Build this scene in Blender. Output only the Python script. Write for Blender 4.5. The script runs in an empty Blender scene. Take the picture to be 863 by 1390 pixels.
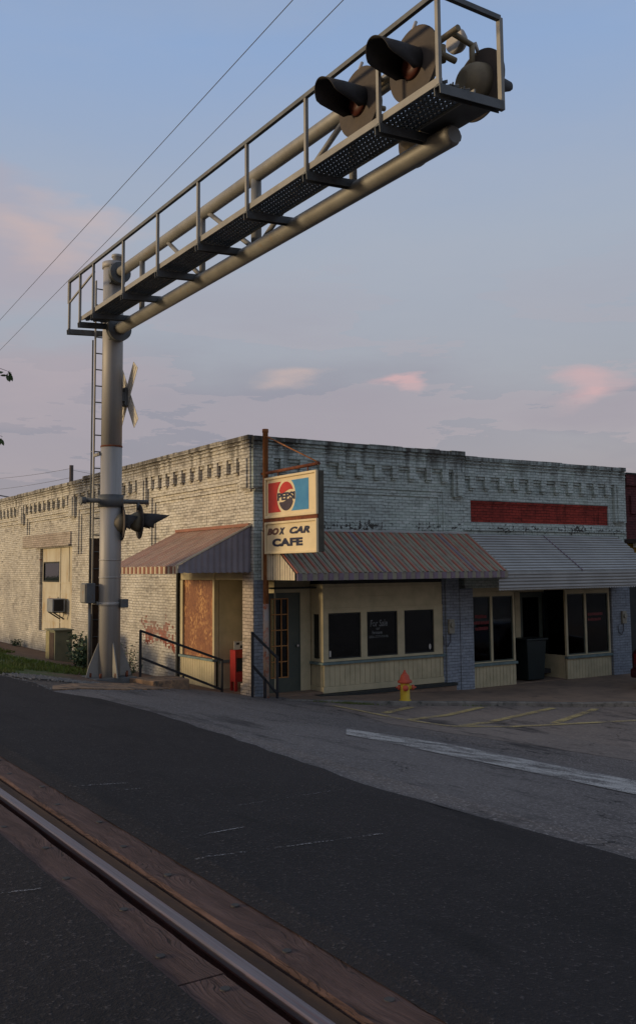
import bpy, bmesh, math, random
from mathutils import Vector, Matrix
random.seed(7)
SC = bpy.context.scene
COL = SC.collection
PI = math.pi
# ---------------------------------------------------------------- terrain (x = along the shop fronts, y = along the track)
GX = [2.5, 5.5, 8, 10.3, 13, 16.7, 24, 60]
GZ = [0, -.30, -.72, -1.12, -1.36, -1.52, -1.58, -1.70]
SX = [8, 9.3, 10.3, 12.2, 16.5, 24, 60]
SZ = [-.70, -.98, -1.15, -1.24, -1.43, -1.46, -1.60]
def interp(x, xs, ys):
    if x <= xs[0]: return ys[0]
    if x >= xs[-1]: return ys[-1]
    for i in range(len(xs) - 1):
        if x <= xs[i + 1]:
            t = (x - xs[i]) / (xs[i + 1] - xs[i]); return ys[i] + t * (ys[i + 1] - ys[i])
def G(x): return interp(x, GX, GZ)
def S(x): return interp(x, SX, SZ)

# ---------------------------------------------------------------- materials
def newmat(name):
    m = bpy.data.materials.new(name); m.use_nodes = True
    nt = m.node_tree; b = nt.nodes['Principled BSDF']
    return m, nt, b
def N(nt, t, **kw):
    n = nt.nodes.new(t)
    for k, v in kw.items():
        if k in n.inputs.keys(): n.inputs[k].default_value = v
        else: setattr(n, k, v)
    return n
def L(nt, a, b): nt.links.new(a, b)
def rgb(c): return (c[0], c[1], c[2], 1)
def coords(nt, scale=(1, 1, 1), kind='Object'):
    tc = N(nt, 'ShaderNodeTexCoord'); mp = N(nt, 'ShaderNodeMapping'); mp.inputs['Scale'].default_value = scale
    L(nt, tc.outputs[kind], mp.inputs['Vector']); return mp.outputs['Vector']
def noise(nt, vec, scale, detail=5, rough=.6):
    n = N(nt, 'ShaderNodeTexNoise'); n.inputs['Scale'].default_value = scale
    n.inputs['Detail'].default_value = detail; n.inputs['Roughness'].default_value = rough
    L(nt, vec, n.inputs['Vector']); return n.outputs['Fac']
def ramp(nt, fac, p0, p1, c0=(0, 0, 0), c1=(1, 1, 1)):
    r = N(nt, 'ShaderNodeValToRGB'); r.color_ramp.elements[0].position = p0; r.color_ramp.elements[1].position = p1
    r.color_ramp.elements[0].color = rgb(c0); r.color_ramp.elements[1].color = rgb(c1)
    L(nt, fac, r.inputs['Fac']); return r.outputs['Color']
def mix(nt, fac, a, b, mode='MIX'):
    m = N(nt, 'ShaderNodeMix', data_type='RGBA', blend_type=mode)
    for sock, v in ((m.inputs[0], fac), (m.inputs[6], a), (m.inputs[7], b)):
        if isinstance(v, (int, float)): sock.default_value = v
        elif isinstance(v, tuple): sock.default_value = rgb(v)
        else: L(nt, v, sock)
    return m.outputs[2]
def math_(nt, op, a, b=None, c=None):
    m = N(nt, 'ShaderNodeMath', operation=op)
    for i, v in enumerate((a, b, c)):
        if v is None: continue
        if isinstance(v, (int, float)): m.inputs[i].default_value = v
        else: L(nt, v, m.inputs[i])
    return m.outputs[0]
def bump(nt, b, h, strength=.4, dist=.01):
    n = N(nt, 'ShaderNodeBump'); n.inputs['Strength'].default_value = strength; n.inputs['Distance'].default_value = dist
    L(nt, h, n.inputs['Height']); L(nt, n.outputs['Normal'], b.inputs['Normal'])
def pm(name, c1, c2=None, scale=3, lo=.4, hi=.65, rough=.8, metal=0, bmp=.3, bscale=60, bdist=.004, stretch=(1, 1, 1), spec=.4, c3=None, s3=25, lo3=.6, hi3=.7):
    m, nt, b = newmat(name)
    v = coords(nt, stretch)
    col = c1
    if c2 is not None: col = mix(nt, ramp(nt, noise(nt, v, scale), lo, hi), c1, c2)
    if c3 is not None: col = mix(nt, ramp(nt, noise(nt, v, s3, 8, .7), lo3, hi3), col, c3)
    if isinstance(col, tuple): b.inputs['Base Color'].default_value = rgb(col)
    else: L(nt, col, b.inputs['Base Color'])
    b.inputs['Roughness'].default_value = rough; b.inputs['Metallic'].default_value = metal
    b.inputs['Specular IOR Level'].default_value = spec
    if bmp: bump(nt, b, noise(nt, v, bscale, 4), bmp, bdist)
    return m

def brickmat(name, paint, paint2, brick, dirt, peel=.62, dirtz=(3.9, 4.7), bw=.215, bh=.075, patch=None, low=None, joint=.8, pk=.62, grime=.6, flecks=None):
    """painted brick: courses, flaking paint that shows brick, grime streaks near the parapet"""
    m, nt, b = newmat(name)
    tc = N(nt, 'ShaderNodeTexCoord'); geo = N(nt, 'ShaderNodeNewGeometry')
    sp = N(nt, 'ShaderNodeSeparateXYZ'); L(nt, geo.outputs['Position'], sp.inputs[0])
    u = math_(nt, 'ADD', sp.outputs[0], sp.outputs[1])
    cb = N(nt, 'ShaderNodeCombineXYZ'); L(nt, u, cb.inputs[0]); L(nt, sp.outputs[2], cb.inputs[1])
    uv = cb.outputs[0]
    wob = N(nt, 'ShaderNodeTexNoise'); wob.inputs['Scale'].default_value = 2.4; wob.inputs['Detail'].default_value = 6; L(nt, uv, wob.inputs['Vector'])
    wv = N(nt, 'ShaderNodeVectorMath', operation='MULTIPLY_ADD'); L(nt, wob.outputs['Color'], wv.inputs[0]); wv.inputs[1].default_value = (.07, .055, 0); L(nt, uv, wv.inputs[2])
    br = N(nt, 'ShaderNodeTexBrick'); L(nt, wv.outputs[0], br.inputs['Vector'])
    br.inputs['Scale'].default_value = 1; br.inputs['Brick Width'].default_value = bw; br.inputs['Row Height'].default_value = bh
    br.inputs['Mortar Size'].default_value = .007; br.inputs['Mortar Smooth'].default_value = .35; br.inputs['Bias'].default_value = 0
    br.inputs['Color1'].default_value = (.35, .35, .35, 1); br.inputs['Color2'].default_value = (.65, .65, .65, 1); br.inputs['Mortar'].default_value = (0, 0, 0, 1)
    # paint tone
    big = noise(nt, uv, .55, 6, .62)
    col = mix(nt, ramp(nt, big, .36, .66), paint, paint2)
    # vary single bricks a little
    col = mix(nt, .4, col, br.outputs['Color'], 'OVERLAY')
    cxb = math_(nt, 'FLOOR', math_(nt, 'DIVIDE', u, bw)); czb = math_(nt, 'FLOOR', math_(nt, 'DIVIDE', sp.outputs[2], bh)); ccb = N(nt, 'ShaderNodeCombineXYZ'); L(nt, cxb, ccb.inputs[0]); L(nt, czb, ccb.inputs[1])
    wnb = N(nt, 'ShaderNodeTexWhiteNoise', noise_dimensions='2D'); L(nt, ccb.outputs[0], wnb.inputs['Vector'])
    gm = math_(nt, 'MULTIPLY', ramp(nt, wnb.outputs['Value'], .45, 1.0), ramp(nt, noise(nt, uv, 1.3, 6, .7), .40, .62))
    col = mix(nt, math_(nt, 'MULTIPLY', gm, grime), col, dirt)
    # small random grime dots
    fine = noise(nt, uv, 9, 8, .72)
    col = mix(nt, ramp(nt, fine, .54, .74), col, tuple(c * .45 for c in dirt))
    if flecks:
        fz = math_(nt, 'MAXIMUM', math_(nt, 'SUBTRACT', 1, math_(nt, 'DIVIDE', math_(nt, 'ABSOLUTE', math_(nt, 'SUBTRACT', sp.outputs[2], (flecks[0] + flecks[1]) / 2)), (flecks[1] - flecks[0]) / 2)), 0)
        fl_ = math_(nt, 'ADD', math_(nt, 'MULTIPLY', noise(nt, uv, 11, 4, .6), .7), math_(nt, 'MULTIPLY', math_(nt, 'MULTIPLY', fz, noise(nt, uv, .9, 3)), .40))
        col = mix(nt, ramp(nt, fl_, .55, .60), col, tuple(c * .4 for c in dirt))
    # joints catch dirt irregularly
    jm = math_(nt, 'MULTIPLY', br.outputs['Fac'], ramp(nt, noise(nt, uv, 2.3, 5), .34, .6))
    col = mix(nt, math_(nt, 'MULTIPLY', jm, joint), col, tuple(c * .45 for c in dirt))
    # flaked bricks
    cx = math_(nt, 'FLOOR', math_(nt, 'DIVIDE', u, bw * .5)); cz = math_(nt, 'FLOOR', math_(nt, 'DIVIDE', sp.outputs[2], bh))
    cc = N(nt, 'ShaderNodeCombineXYZ'); L(nt, cx, cc.inputs[0]); L(nt, cz, cc.inputs[1])
    wn = N(nt, 'ShaderNodeTexWhiteNoise', noise_dimensions='2D'); L(nt, cc.outputs[0], wn.inputs['Vector'])
    pn = noise(nt, uv, .8, 6, .7)
    pf = math_(nt, 'ADD', math_(nt, 'MULTIPLY', wn.outputs['Value'], .30), pn)
    if patch:
        (u0, u1, z0, z1) = patch
        du = math_(nt, 'ABSOLUTE', math_(nt, 'SUBTRACT', u, (u0 + u1) / 2)); dz = math_(nt, 'ABSOLUTE', math_(nt, 'SUBTRACT', sp.outputs[2], (z0 + z1) / 2))
        pu = math_(nt, 'SUBTRACT', 1, math_(nt, 'DIVIDE', du, (u1 - u0) / 2)); pz = math_(nt, 'SUBTRACT', 1, math_(nt, 'DIVIDE', dz, (z1 - z0) / 2))
        pp = math_(nt, 'MULTIPLY', math_(nt, 'MAXIMUM', math_(nt, 'MINIMUM', pu, pz), 0), pk)
        pf = math_(nt, 'ADD', pf, pp)
    pfm = ramp(nt, pf, peel + .1, peel + .13)
    col = mix(nt, pfm, col, mix(nt, wn.outputs['Value'], brick, tuple(c * .5 for c in brick)))
    # vertical grime streaks under the parapet
    st = N(nt, 'ShaderNodeMapping'); st.inputs['Scale'].default_value = (5, .55, 1); L(nt, uv, st.inputs['Vector'])
    sn = noise(nt, st.outputs[0], 1, 6, .65)
    zf = N(nt, 'ShaderNodeMapRange'); zf.inputs[1].default_value = dirtz[0]; zf.inputs[2].default_value = dirtz[1]; L(nt, sp.outputs[2], zf.inputs[0])
    sm = math_(nt, 'ADD', sn, math_(nt, 'MULTIPLY', zf.outputs[0], .30))
    col = mix(nt, ramp(nt, sm, .60, .84), col, tuple(c * .5 for c in dirt))
    if low:   # worn, greyer band near the ground
        zl = N(nt, 'ShaderNodeMapRange'); zl.inputs[1].default_value = low[0]; zl.inputs[2].default_value = low[1]; L(nt, sp.outputs[2], zl.inputs[0])
        lm = math_(nt, 'MULTIPLY', math_(nt, 'SUBTRACT', 1, zl.outputs[0]), ramp(nt, noise(nt, uv, 1.1, 7, .7), .38, .6))
        col = mix(nt, math_(nt, 'MULTIPLY', lm, .75), col, low[2])
    L(nt, col, b.inputs['Base Color'])
    b.inputs['Roughness'].default_value = .85; b.inputs['Specular IOR Level'].default_value = .25
    hh = math_(nt, 'SUBTRACT', math_(nt, 'MULTIPLY', fine, .5), math_(nt, 'ADD', math_(nt, 'MULTIPLY', br.outputs['Fac'], 1.1), math_(nt, 'MULTIPLY', pfm, .4)))
    bump(nt, b, hh, .9, .012)
    return m

M = {}
M['side_brick'] = brickmat('cream painted brick', (.68, .64, .55), (.52, .49, .43), (.36, .075, .04), (.19, .17, .145), peel=.84, patch=(32.2, 35.8, -.55, .55), low=(-.8, 2.9, (.33, .31, .275)), joint=.95, pk=.50, grime=.85)
M['front_brick'] = brickmat('blue grey painted brick', (.52, .58, .53), (.42, .475, .44), (.20, .18, .16), (.16, .15, .13), peel=.84, dirtz=(3.9, 4.7), joint=.45, grime=.6, flecks=(2.25, 3.1))
M['pier_brick'] = brickmat('slate blue painted brick', (.29, .325, .37), (.235, .265, .30), (.25, .20, .2), (.12, .12, .13), peel=.90, joint=.12, grime=.3)
M['column_side'] = brickmat('worn cream painted brick', (.48, .42, .35), (.40, .33, .28), (.42, .2, .14), (.2, .17, .13), peel=.84, joint=.6)
M['red_brick'] = brickmat('dark maroon brick', (.13, .035, .035), (.09, .028, .03), (.10, .03, .03), (.05, .02, .02), peel=.9)
M['red_panel'] = brickmat('red painted brick', (.33, .045, .03), (.26, .036, .026), (.2, .03, .02), (.06, .015, .01), peel=.92, dirtz=(2.6, 5))
M['cream'] = pm('cream painted wood', (.50, .43, .27), (.40, .35, .22), 2.5, rough=.7, bmp=.3, c3=(.2, .16, .1), s3=14, lo3=.66, hi3=.75)
M['cream2'] = pm('pale cream painted board', (.55, .50, .38), (.44, .38, .27), 3, rough=.75, c3=(.40, .24, .08), s3=3, lo3=.56, hi3=.72, stretch=(1, 1, .35))
M['teal'] = pm('faded teal trim paint', (.16, .22, .21), (.10, .15, .15), 4, rough=.7)
M['door'] = pm('dark teal door paint', (.055, .068, .055), (.07, .08, .062), 3, rough=.55)
M['darktrim'] = pm('black painted trim', (.02, .025, .025), (.035, .035, .03), 6, rough=.8)
M['muntin'] = pm('orange stained wood', (.42, .20, .06), (.34, .14, .04), 6, rough=.6)
M['osb'] = None
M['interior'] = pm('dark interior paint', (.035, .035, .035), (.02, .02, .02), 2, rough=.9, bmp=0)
M['steel'] = pm('weathered galvanised steel', (.27, .26, .235), (.21, .20, .18), 2.2, rough=.6, metal=.3, bmp=.12, bscale=20, c3=(.25, .17, .10), s3=5, lo3=.60, hi3=.74)
M['steel_dark'] = pm('dark weathered steel', (.13, .135, .135), (.09, .095, .095), 4, rough=.6, metal=.3, bmp=.15, bscale=30, c3=(.12, .06, .03), s3=9, lo3=.6, hi3=.72)
M['steel_pole'] = pm('aluminium painted mast', (.38, .36, .335), (.32, .305, .28), 1.2, rough=.6, metal=.2, bmp=.1, bscale=12, c3=(.22, .14, .08), s3=2.2, lo3=.70, hi3=.80, stretch=(9, 9, .6))
M['sig_black'] = pm('matt black signal paint', (.035, .033, .033), (.05, .046, .043), 5, rough=.75, bmp=.1)
M['sig_disc'] = pm('faded black signal backing', (.085, .068, .056), (.06, .05, .044), 3, rough=.85, bmp=.1)
M['sig_box'] = pm('faded olive signal housing', (.26, .21, .13), (.18, .15, .10), 4, rough=.7, bmp=.1)
M['lens'] = pm('dark red signal glass', (.075, .016, .008), (.055, .012, .008), 8, rough=.5, bmp=0, spec=.3)
M['bell'] = pm('grey painted bell', (.42, .39, .35), (.34, .31, .28), 5, rough=.6)
M['whiteblade'] = pm('aged white sign blade', (.62, .58, .50), (.50, .46, .38), 5, rough=.6)
M['rust'] = pm('rusted pipe', (.34, .135, .045), (.20, .072, .026), 5, rough=.9, bmp=.6, bscale=40, c3=(.50, .25, .09), s3=4, lo3=.55, hi3=.7, stretch=(2, 2, .5))
M['guard'] = pm('brown weathered guard plate', (.075, .05, .035), (.05, .035, .028), 4, rough=.9)
M['rust_dark'] = pm('dark rusted steel', (.13, .04, .02), (.22, .07, .03), 8, rough=.9, bmp=.5)
M['sign_cream'] = pm('aged cream sign plastic', (.74, .61, .38), (.66, .53, .32), 1.6, rough=.45, bmp=.05, c3=(.42, .30, .15), s3=6, lo3=.64, hi3=.8)
M['sign_side'] = pm('dark sign edge metal', (.09, .08, .055), (.06, .055, .04), 5, rough=.7)
M['sign_red'] = pm('sign red', (.50, .02, .015), (.42, .015, .012), 3, rough=.4, bmp=0)
M['sign_blue'] = pm('sign blue', (.03, .20, .42), (.06, .28, .50), 1.5, rough=.4, bmp=0)
M['sign_navy'] = pm('sign navy', (.012, .016, .045), None, rough=.4, bmp=0)
M['sign_brown'] = pm('faded brown lettering', (.12, .05, .035), None, rough=.5, bmp=0)
M['sign_globe'] = pm('faded navy print', (.05, .035, .055), (.03, .02, .04), 6, rough=.4, bmp=0)
M['rail_black'] = pm('black handrail paint', (.010, .013, .018), (.018, .018, .02), 6, rough=.45)
M['hyd_yellow'] = pm('yellow hydrant paint', (.62, .42, .03), (.50, .34, .03), 8, rough=.5, c3=(.25, .15, .03), s3=14, lo3=.66, hi3=.72)
M['hyd_red'] = pm('orange red hydrant paint', (.55, .10, .05), (.42, .07, .04), 7, rough=.65, c3=(.30, .12, .07), s3=16, lo3=.6, hi3=.7)
M['news_red'] = pm('red newspaper box paint', (.28, .008, .008), (.22, .007, .007), 5, rough=.4)
M['paper'] = pm('white printed card', (.50, .48, .42), (.42, .40, .36), 20, rough=.7, bmp=0)
M['concrete'] = pm('old brown concrete', (.235, .160, .108), (.155, .108, .078), 1.1, rough=.95, bmp=.5, bscale=90, c3=(.06, .05, .045), s3=3, lo3=.55, hi3=.75)
M['kerb'] = pm('old grey kerb', (.21, .195, .17), (.12, .11, .10), 2.2, rough=.95, bmp=.6, bscale=60, c3=(.04, .045, .035), s3=6, lo3=.52, hi3=.68)
M['tan_concrete'] = pm('tan concrete', (.33, .20, .11), (.16, .11, .075), 3.2, rough=.95, bmp=.8, bscale=50, c3=(.07, .06, .05), s3=5, lo3=.48, hi3=.62)
M['ac_grey'] = pm('grey air conditioner metal', (.24, .26, .28), (.18, .20, .21), 4, rough=.5)
M['black_grille'] = pm('black grille', (.02, .02, .02), None, rough=.8, bmp=0)
M['cabinet'] = pm('faded olive green sheet metal', (.16, .16, .10), (.12, .125, .08), 4, rough=.6)
M['cabinet_sunlit'] = pm('sunlit olive sheet metal', (.30, .27, .13), (.22, .19, .10), 5, rough=.7)  # paler copy of the cabinet olive, sunlight put into the colour
M['meter'] = pm('faded meter paint', (.28, .27, .21), (.22, .2, .16), 8, rough=.6)
M['wood_pole'] = pm('weathered pole wood', (.10, .075, .06), (.06, .05, .045), 5, rough=.95, stretch=(3, 3, .3))
M['wire'] = pm('cable black', (.07, .07, .08), None, rough=.6, bmp=0)
M['leaf'] = pm('dark green leaf', (.035, .075, .025), (.06, .10, .035), 1.5, rough=.6, bmp=0)
M['leaf2'] = pm('shrub leaf', (.035, .075, .035), (.025, .05, .028), 3, rough=.6, bmp=0)
M['grass'] = pm('grass blade', (.085, .125, .022), (.12, .125, .04), .7, rough=.8, bmp=0, spec=.2)
M['stone'] = pm('gravel stone', (.20, .19, .18), (.12, .115, .11), 9, rough=.95)
M['bark'] = pm('bark', (.07, .05, .035), (.04, .03, .025), 6, rough=.95, bmp=.8, bscale=20, bdist=.02)
M['yellow_line'] = None
M['car_red'] = pm('dark red car paint', (.035, .004, .006), None, rough=.22, bmp=0, spec=.7)
M['rubber'] = pm('black rubber', (.015, .015, .015), None, rough=.8, bmp=0)
M['chrome'] = pm('wheel metal', (.4, .4, .4), None, rough=.3, metal=.9, bmp=0)
M['taillight'] = pm('tail light red plastic', (.10, .006, .006), None, rough=.2, bmp=0)
M['yellow_wall'] = pm('mustard painted board', (.42, .27, .02), (.34, .22, .02), 3, rough=.6)
M['dark_canopy'] = pm('dark brown canopy metal', (.035, .025, .022), (.05, .03, .025), 5, rough=.7)
M['lamp_white'] = pm('white lamp housing', (.55, .48, .40), None, rough=.5, bmp=0)
M['roof'] = pm('tar roof', (.05, .05, .05), (.08, .08, .075), 3, rough=.95)
M['bin'] = pm('dark green bin plastic', (.010, .018, .018), (.008, .014, .014), 3, rough=.5)
M['awn_cream'] = pm('cream awning enamel', (.62, .54, .38), (.50, .42, .30), 3, rough=.5, c3=(.30, .16, .09), s3=8, lo3=.62, hi3=.74)
M['awn_red'] = pm('faded red brown awning enamel', (.30, .12, .075), (.22, .095, .06), 3, rough=.6, c3=(.38, .27, .18), s3=7, lo3=.56, hi3=.74)
M['awn_grey'] = pm('mauve grey awning sheet', (.25, .235, .265), (.20, .19, .22), 3, rough=.5)
M['awn_green'] = pm('faded green grey awning enamel', (.27, .25, .175), (.215, .19, .145), 3, rough=.6, c3=(.28, .12, .075), s3=10, lo3=.60, hi3=.72)
M['awn_rust'] = pm('flaking red awning enamel', (.36, .115, .07), (.28, .11, .08), 3, rough=.6, c3=(.30, .26, .19), s3=6, lo3=.53, hi3=.66, stretch=(1, .4, .4))
M['awn_mauve'] = pm('mauve awning scallop', (.20, .15, .19), (.16, .12, .14), 6, rough=.5)
M['awn_groove_shade'] = pm('shaded groove of corrugated metal', (.20, .19, .165), (.26, .25, .22), 2, rough=.7)  # darker grey paints in the shade of the corrugation grooves
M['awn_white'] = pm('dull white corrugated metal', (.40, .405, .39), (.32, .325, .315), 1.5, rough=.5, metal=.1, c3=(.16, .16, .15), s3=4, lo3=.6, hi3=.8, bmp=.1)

def osb():
    m, nt, b = newmat('copper brown chipboard')
    v = coords(nt, (14, 14, 7)); vo = N(nt, 'ShaderNodeTexVoronoi'); L(nt, v, vo.inputs['Vector']); vo.inputs['Scale'].default_value = 2.2
    sp = N(nt, 'ShaderNodeSeparateColor'); L(nt, vo.outputs['Color'], sp.inputs[0])
    n = noise(nt, coords(nt, (1, 1, .7)), 2.4, 5)
    col = mix(nt, sp.outputs[0], (.16, .05, .02), (.28, .11, .04))
    col = mix(nt, math_(nt, 'MULTIPLY', ramp(nt, sp.outputs[1], .62, .72), ramp(nt, n, .42, .58)), col, (.52, .27, .10))
    L(nt, col, b.inputs['Base Color']); b.inputs['Roughness'].default_value = .55; bump(nt, b, sp.outputs[0], .5, .004); return m
M['osb'] = osb()

def paintline(name, c, thr0, thr1):
    m, nt, b = newmat(name); b.inputs['Base Color'].default_value = rgb(c); b.inputs['Roughness'].default_value = .8
    v = coords(nt); f = ramp(nt, math_(nt, 'ADD', math_(nt, 'MULTIPLY', noise(nt, v, 55, 3, .6), .55), math_(nt, 'MULTIPLY', noise(nt, v, 2.2, 5), .45)), thr0, thr1)
    L(nt, f, b.inputs['Alpha']); return m
M['yellow_line'] = paintline('worn yellow road paint', (.46, .36, .15), .43, .54)
M['white_line'] = paintline('worn white road paint', (.48, .45, .41), .43, .56)
M['scrape'] = paintline('pale scrape in asphalt', (.26, .25, .25), .50, .60)

def asphalt(name, c1, c2, speck, bmp_s, crack=0, big=.35, specks=(.66, .72), sscale=120, dk=None):
    m, nt, b = newmat(name); v = coords(nt)
    col = mix(nt, ramp(nt, noise(nt, v, big, 6, .65), .38, .62), c1, c2)
    agg = noise(nt, v, sscale, 2, .7)
    col = mix(nt, ramp(nt, agg, *specks), col, speck)
    agg2 = noise(nt, v, sscale * .3, 4, .8)
    col = mix(nt, ramp(nt, agg2, .5, .75), col, tuple(c * 1.5 for c in c1))
    if dk: col = mix(nt, ramp(nt, noise(nt, coords(nt, (1, .35, 1)), 1.4, 7, .7), .55, .68), col, dk)
    h = agg
    if crack:
        vo = N(nt, 'ShaderNodeTexVoronoi', feature='DISTANCE_TO_EDGE'); vo.inputs['Scale'].default_value = 1.1
        wv = N(nt, 'ShaderNodeVectorMath', operation='MULTIPLY_ADD')
        nn = N(nt, 'ShaderNodeTexNoise'); nn.inputs['Scale'].default_value = 2.5; nn.inputs['Detail'].default_value = 6; L(nt, v, nn.inputs['Vector'])
        L(nt, nn.outputs['Color'], wv.inputs[0]); wv.inputs[1].default_value = (1.3, 1.3, 0); L(nt, v, wv.inputs[2]); L(nt, wv.outputs[0], vo.inputs['Vector'])
        cm = ramp(nt, vo.outputs['Distance'], .0, .022, (1, 1, 1), (0, 0, 0))
        cm = math_(nt, 'MULTIPLY', cm, ramp(nt, noise(nt, v, .7, 4), .5, .6))
        col = mix(nt, math_(nt, 'MULTIPLY', cm, crack), col, (.012, .012, .012))
        h = math_(nt, 'SUBTRACT', agg, math_(nt, 'MULTIPLY', cm, .8))
    L(nt, col, b.inputs['Base Color']); b.inputs['Roughness'].default_value = .92; b.inputs['Specular IOR Level'].default_value = .25
    bump(nt, b, h, bmp_s, .01); return m
M['asph_old'] = asphalt('rough grey asphalt', (.140, .122, .112), (.100, .087, .081), (.30, .27, .25), 1, .9, specks=(.55, .66), sscale=34, dk=(.052, .046, .044))
M['asph_park'] = asphalt('pale worn asphalt', (.215, .178, .152), (.160, .132, .115), (.30, .26, .22), .6, .8, sscale=45, dk=(.06, .052, .05))
M['asph_new'] = asphalt('smooth dark asphalt', (.0215, .0185, .0190), (.0145, .0125, .0130), (.095, .080, .076), .8, 0, big=.45, specks=(.60, .72), sscale=42, dk=(.0115, .0105, .011))

def groundmat():
    m, nt, b = newmat('grass and dirt'); v = coords(nt)
    geo = N(nt, 'ShaderNodeNewGeometry'); sp = N(nt, 'ShaderNodeSeparateXYZ'); L(nt, geo.outputs['Position'], sp.inputs[0])
    n = noise(nt, v, .8, 6, .65)
    yf = N(nt, 'ShaderNodeMapRange'); yf.inputs[1].default_value = 22; yf.inputs[2].default_value = 19.5; yf.inputs[4].default_value = 1.8; L(nt, sp.outputs[1], yf.inputs[0])
    edge = math_(nt, 'ADD', math_(nt, 'ADD', sp.outputs[0], yf.outputs[0]), math_(nt, 'MULTIPLY', n, 3.0))
    dirt = mix(nt, ramp(nt, noise(nt, v, 3, 6, .7), .4, .62), (.17, .10, .06), (.10, .06, .04))
    grs = mix(nt, ramp(nt, noise(nt, v, 2, 6, .7), .4, .62), (.06, .095, .02), (.09, .11, .03))
    f = N(nt, 'ShaderNodeMapRange'); f.inputs[1].default_value = 8.9; f.inputs[2].default_value = 9.6; L(nt, edge, f.inputs[0])
    col = mix(nt, f.outputs[0], grs, dirt)
    # stony strip around the track and beside the new asphalt
    t = math_(nt, 'ABSOLUTE', math_(nt, 'SUBTRACT', sp.outputs[0], 1.2))
    g = N(nt, 'ShaderNodeMapRange'); g.inputs[1].default_value = 2.7; g.inputs[2].default_value = 2.2; L(nt, t, g.inputs[0])
    col = mix(nt, g.outputs[0], col, mix(nt, ramp(nt, noise(nt, v, 22, 3, .8), .4, .6), (.19, .18, .17), (.08, .075, .07)))
    g2 = N(nt, 'ShaderNodeMapRange'); g2.inputs[1].default_value = 18.9; g2.inputs[2].default_value = 18.2; L(nt, math_(nt, 'ADD', sp.outputs[1], math_(nt, 'MULTIPLY', math_(nt, 'SUBTRACT', n, .5), 1.5)), g2.inputs[0])
    col = mix(nt, g2.outputs[0], col, mix(nt, ramp(nt, noise(nt, v, 16, 3, .8), .4, .6), (.15, .115, .09), (.06, .05, .042)))
    L(nt, col, b.inputs['Base Color']); b.inputs['Roughness'].default_value = .95; bump(nt, b, noise(nt, v, 25, 5, .7), .8, .03); return m
M['ground'] = groundmat()

def timber():
    m, nt, b = newmat('weathered crossing timber'); v = coords(nt, (7, .9, 7))
    w = N(nt, 'ShaderNodeTexNoise'); w.inputs['Scale'].default_value = 1.0; w.inputs['Detail'].default_value = 3; L(nt, coords(nt, (2.5, .9, 2.5)), w.inputs['Vector'])
    wv = N(nt, 'ShaderNodeVectorMath', operation='MULTIPLY_ADD'); L(nt, w.outputs['Color'], wv.inputs[0]); wv.inputs[1].default_value = (3.4, 1.6, 0); L(nt, v, wv.inputs[2])
    n1 = noise(nt, wv.outputs[0], 2.6, 8, .72)
    n2 = noise(nt, coords(nt, (1, 1, 1)), 1.8, 5)
    col = mix(nt, ramp(nt, n1, .35, .66), (.042, .024, .021), (.150, .092, .078))
    col = mix(nt, ramp(nt, n2, .42, .7), col, (.082, .050, .043))
    wa = N(nt, 'ShaderNodeTexWave', wave_type='BANDS', bands_direction='X'); wa.inputs['Scale'].default_value = 2.6; wa.inputs['Distortion'].default_value = 9; wa.inputs['Detail'].default_value = 4; wa.inputs['Detail Scale'].default_value = 1.5
    L(nt, wv.outputs[0], wa.inputs['Vector'])
    cr = ramp(nt, wa.outputs['Fac'], .02, .13, (1, 1, 1), (0, 0, 0))
    cm = math_(nt, 'MULTIPLY', cr, ramp(nt, noise(nt, v, 1.3, 5), .44, .62))
    col = mix(nt, math_(nt, 'MULTIPLY', cm, .8), col, (.008, .006, .006))
    L(nt, col, b.inputs['Base Color']); b.inputs['Roughness'].default_value = .85; b.inputs['Specular IOR Level'].default_value = .25
    bump(nt, b, math_(nt, 'SUBTRACT', n1, cm), .9, .012); return m
M['timber'] = timber()
M['rail_head'] = pm('polished rail steel', (.21, .18, .19), (.15, .125, .13), 3, rough=.5, metal=.55, bmp=.12, bscale=30, stretch=(30, .4, 1), c3=(.20, .11, .10), s3=1.2, lo3=.52, hi3=.66)
M['rail_rust'] = pm('rusty rail side', (.09, .028, .018), (.055, .022, .018), 6, rough=.9, bmp=.5)
M['fill_rust'] = pm('rust stained rail filler', (.095, .048, .022), (.05, .028, .018), 4, rough=.95, bmp=.6, stretch=(1, .4, 1))

def glassmat(name='dark window glass', tint=(.27, .29, .29)):
    m, nt, b = newmat(name); nt.nodes.remove(b)
    out = nt.nodes['Material Output']; g = N(nt, 'ShaderNodeBsdfGlossy'); g.inputs['Roughness'].default_value = .04; g.inputs['Color'].default_value = (.9, .95, 1, 1)
    t = N(nt, 'ShaderNodeBsdfTransparent'); t.inputs['Color'].default_value = rgb(tint)
    fr = N(nt, 'ShaderNodeFresnel'); fr.inputs['IOR'].default_value = 1.45
    v = coords(nt); bp = N(nt, 'ShaderNodeBump'); bp.inputs['Strength'].default_value = .05; bp.inputs['Distance'].default_value = .02
    L(nt, noise(nt, v, 3, 2), bp.inputs['Height']); L(nt, bp.outputs[0], g.inputs['Normal'])
    ms = N(nt, 'ShaderNodeMixShader'); L(nt, fr.outputs[0], ms.inputs[0]); L(nt, t.outputs[0], ms.inputs[1]); L(nt, g.outputs[0], ms.inputs[2])
    L(nt, ms.outputs[0], out.inputs['Surface']); return m
M['glass'] = glassmat()
M['chalk'] = paintline('chalky window writing', (.15, .16, .16), .36, .52)
M['redink'] = pm('red window lettering', (.13, .008, .010), None, rough=.5, bmp=0)

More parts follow.
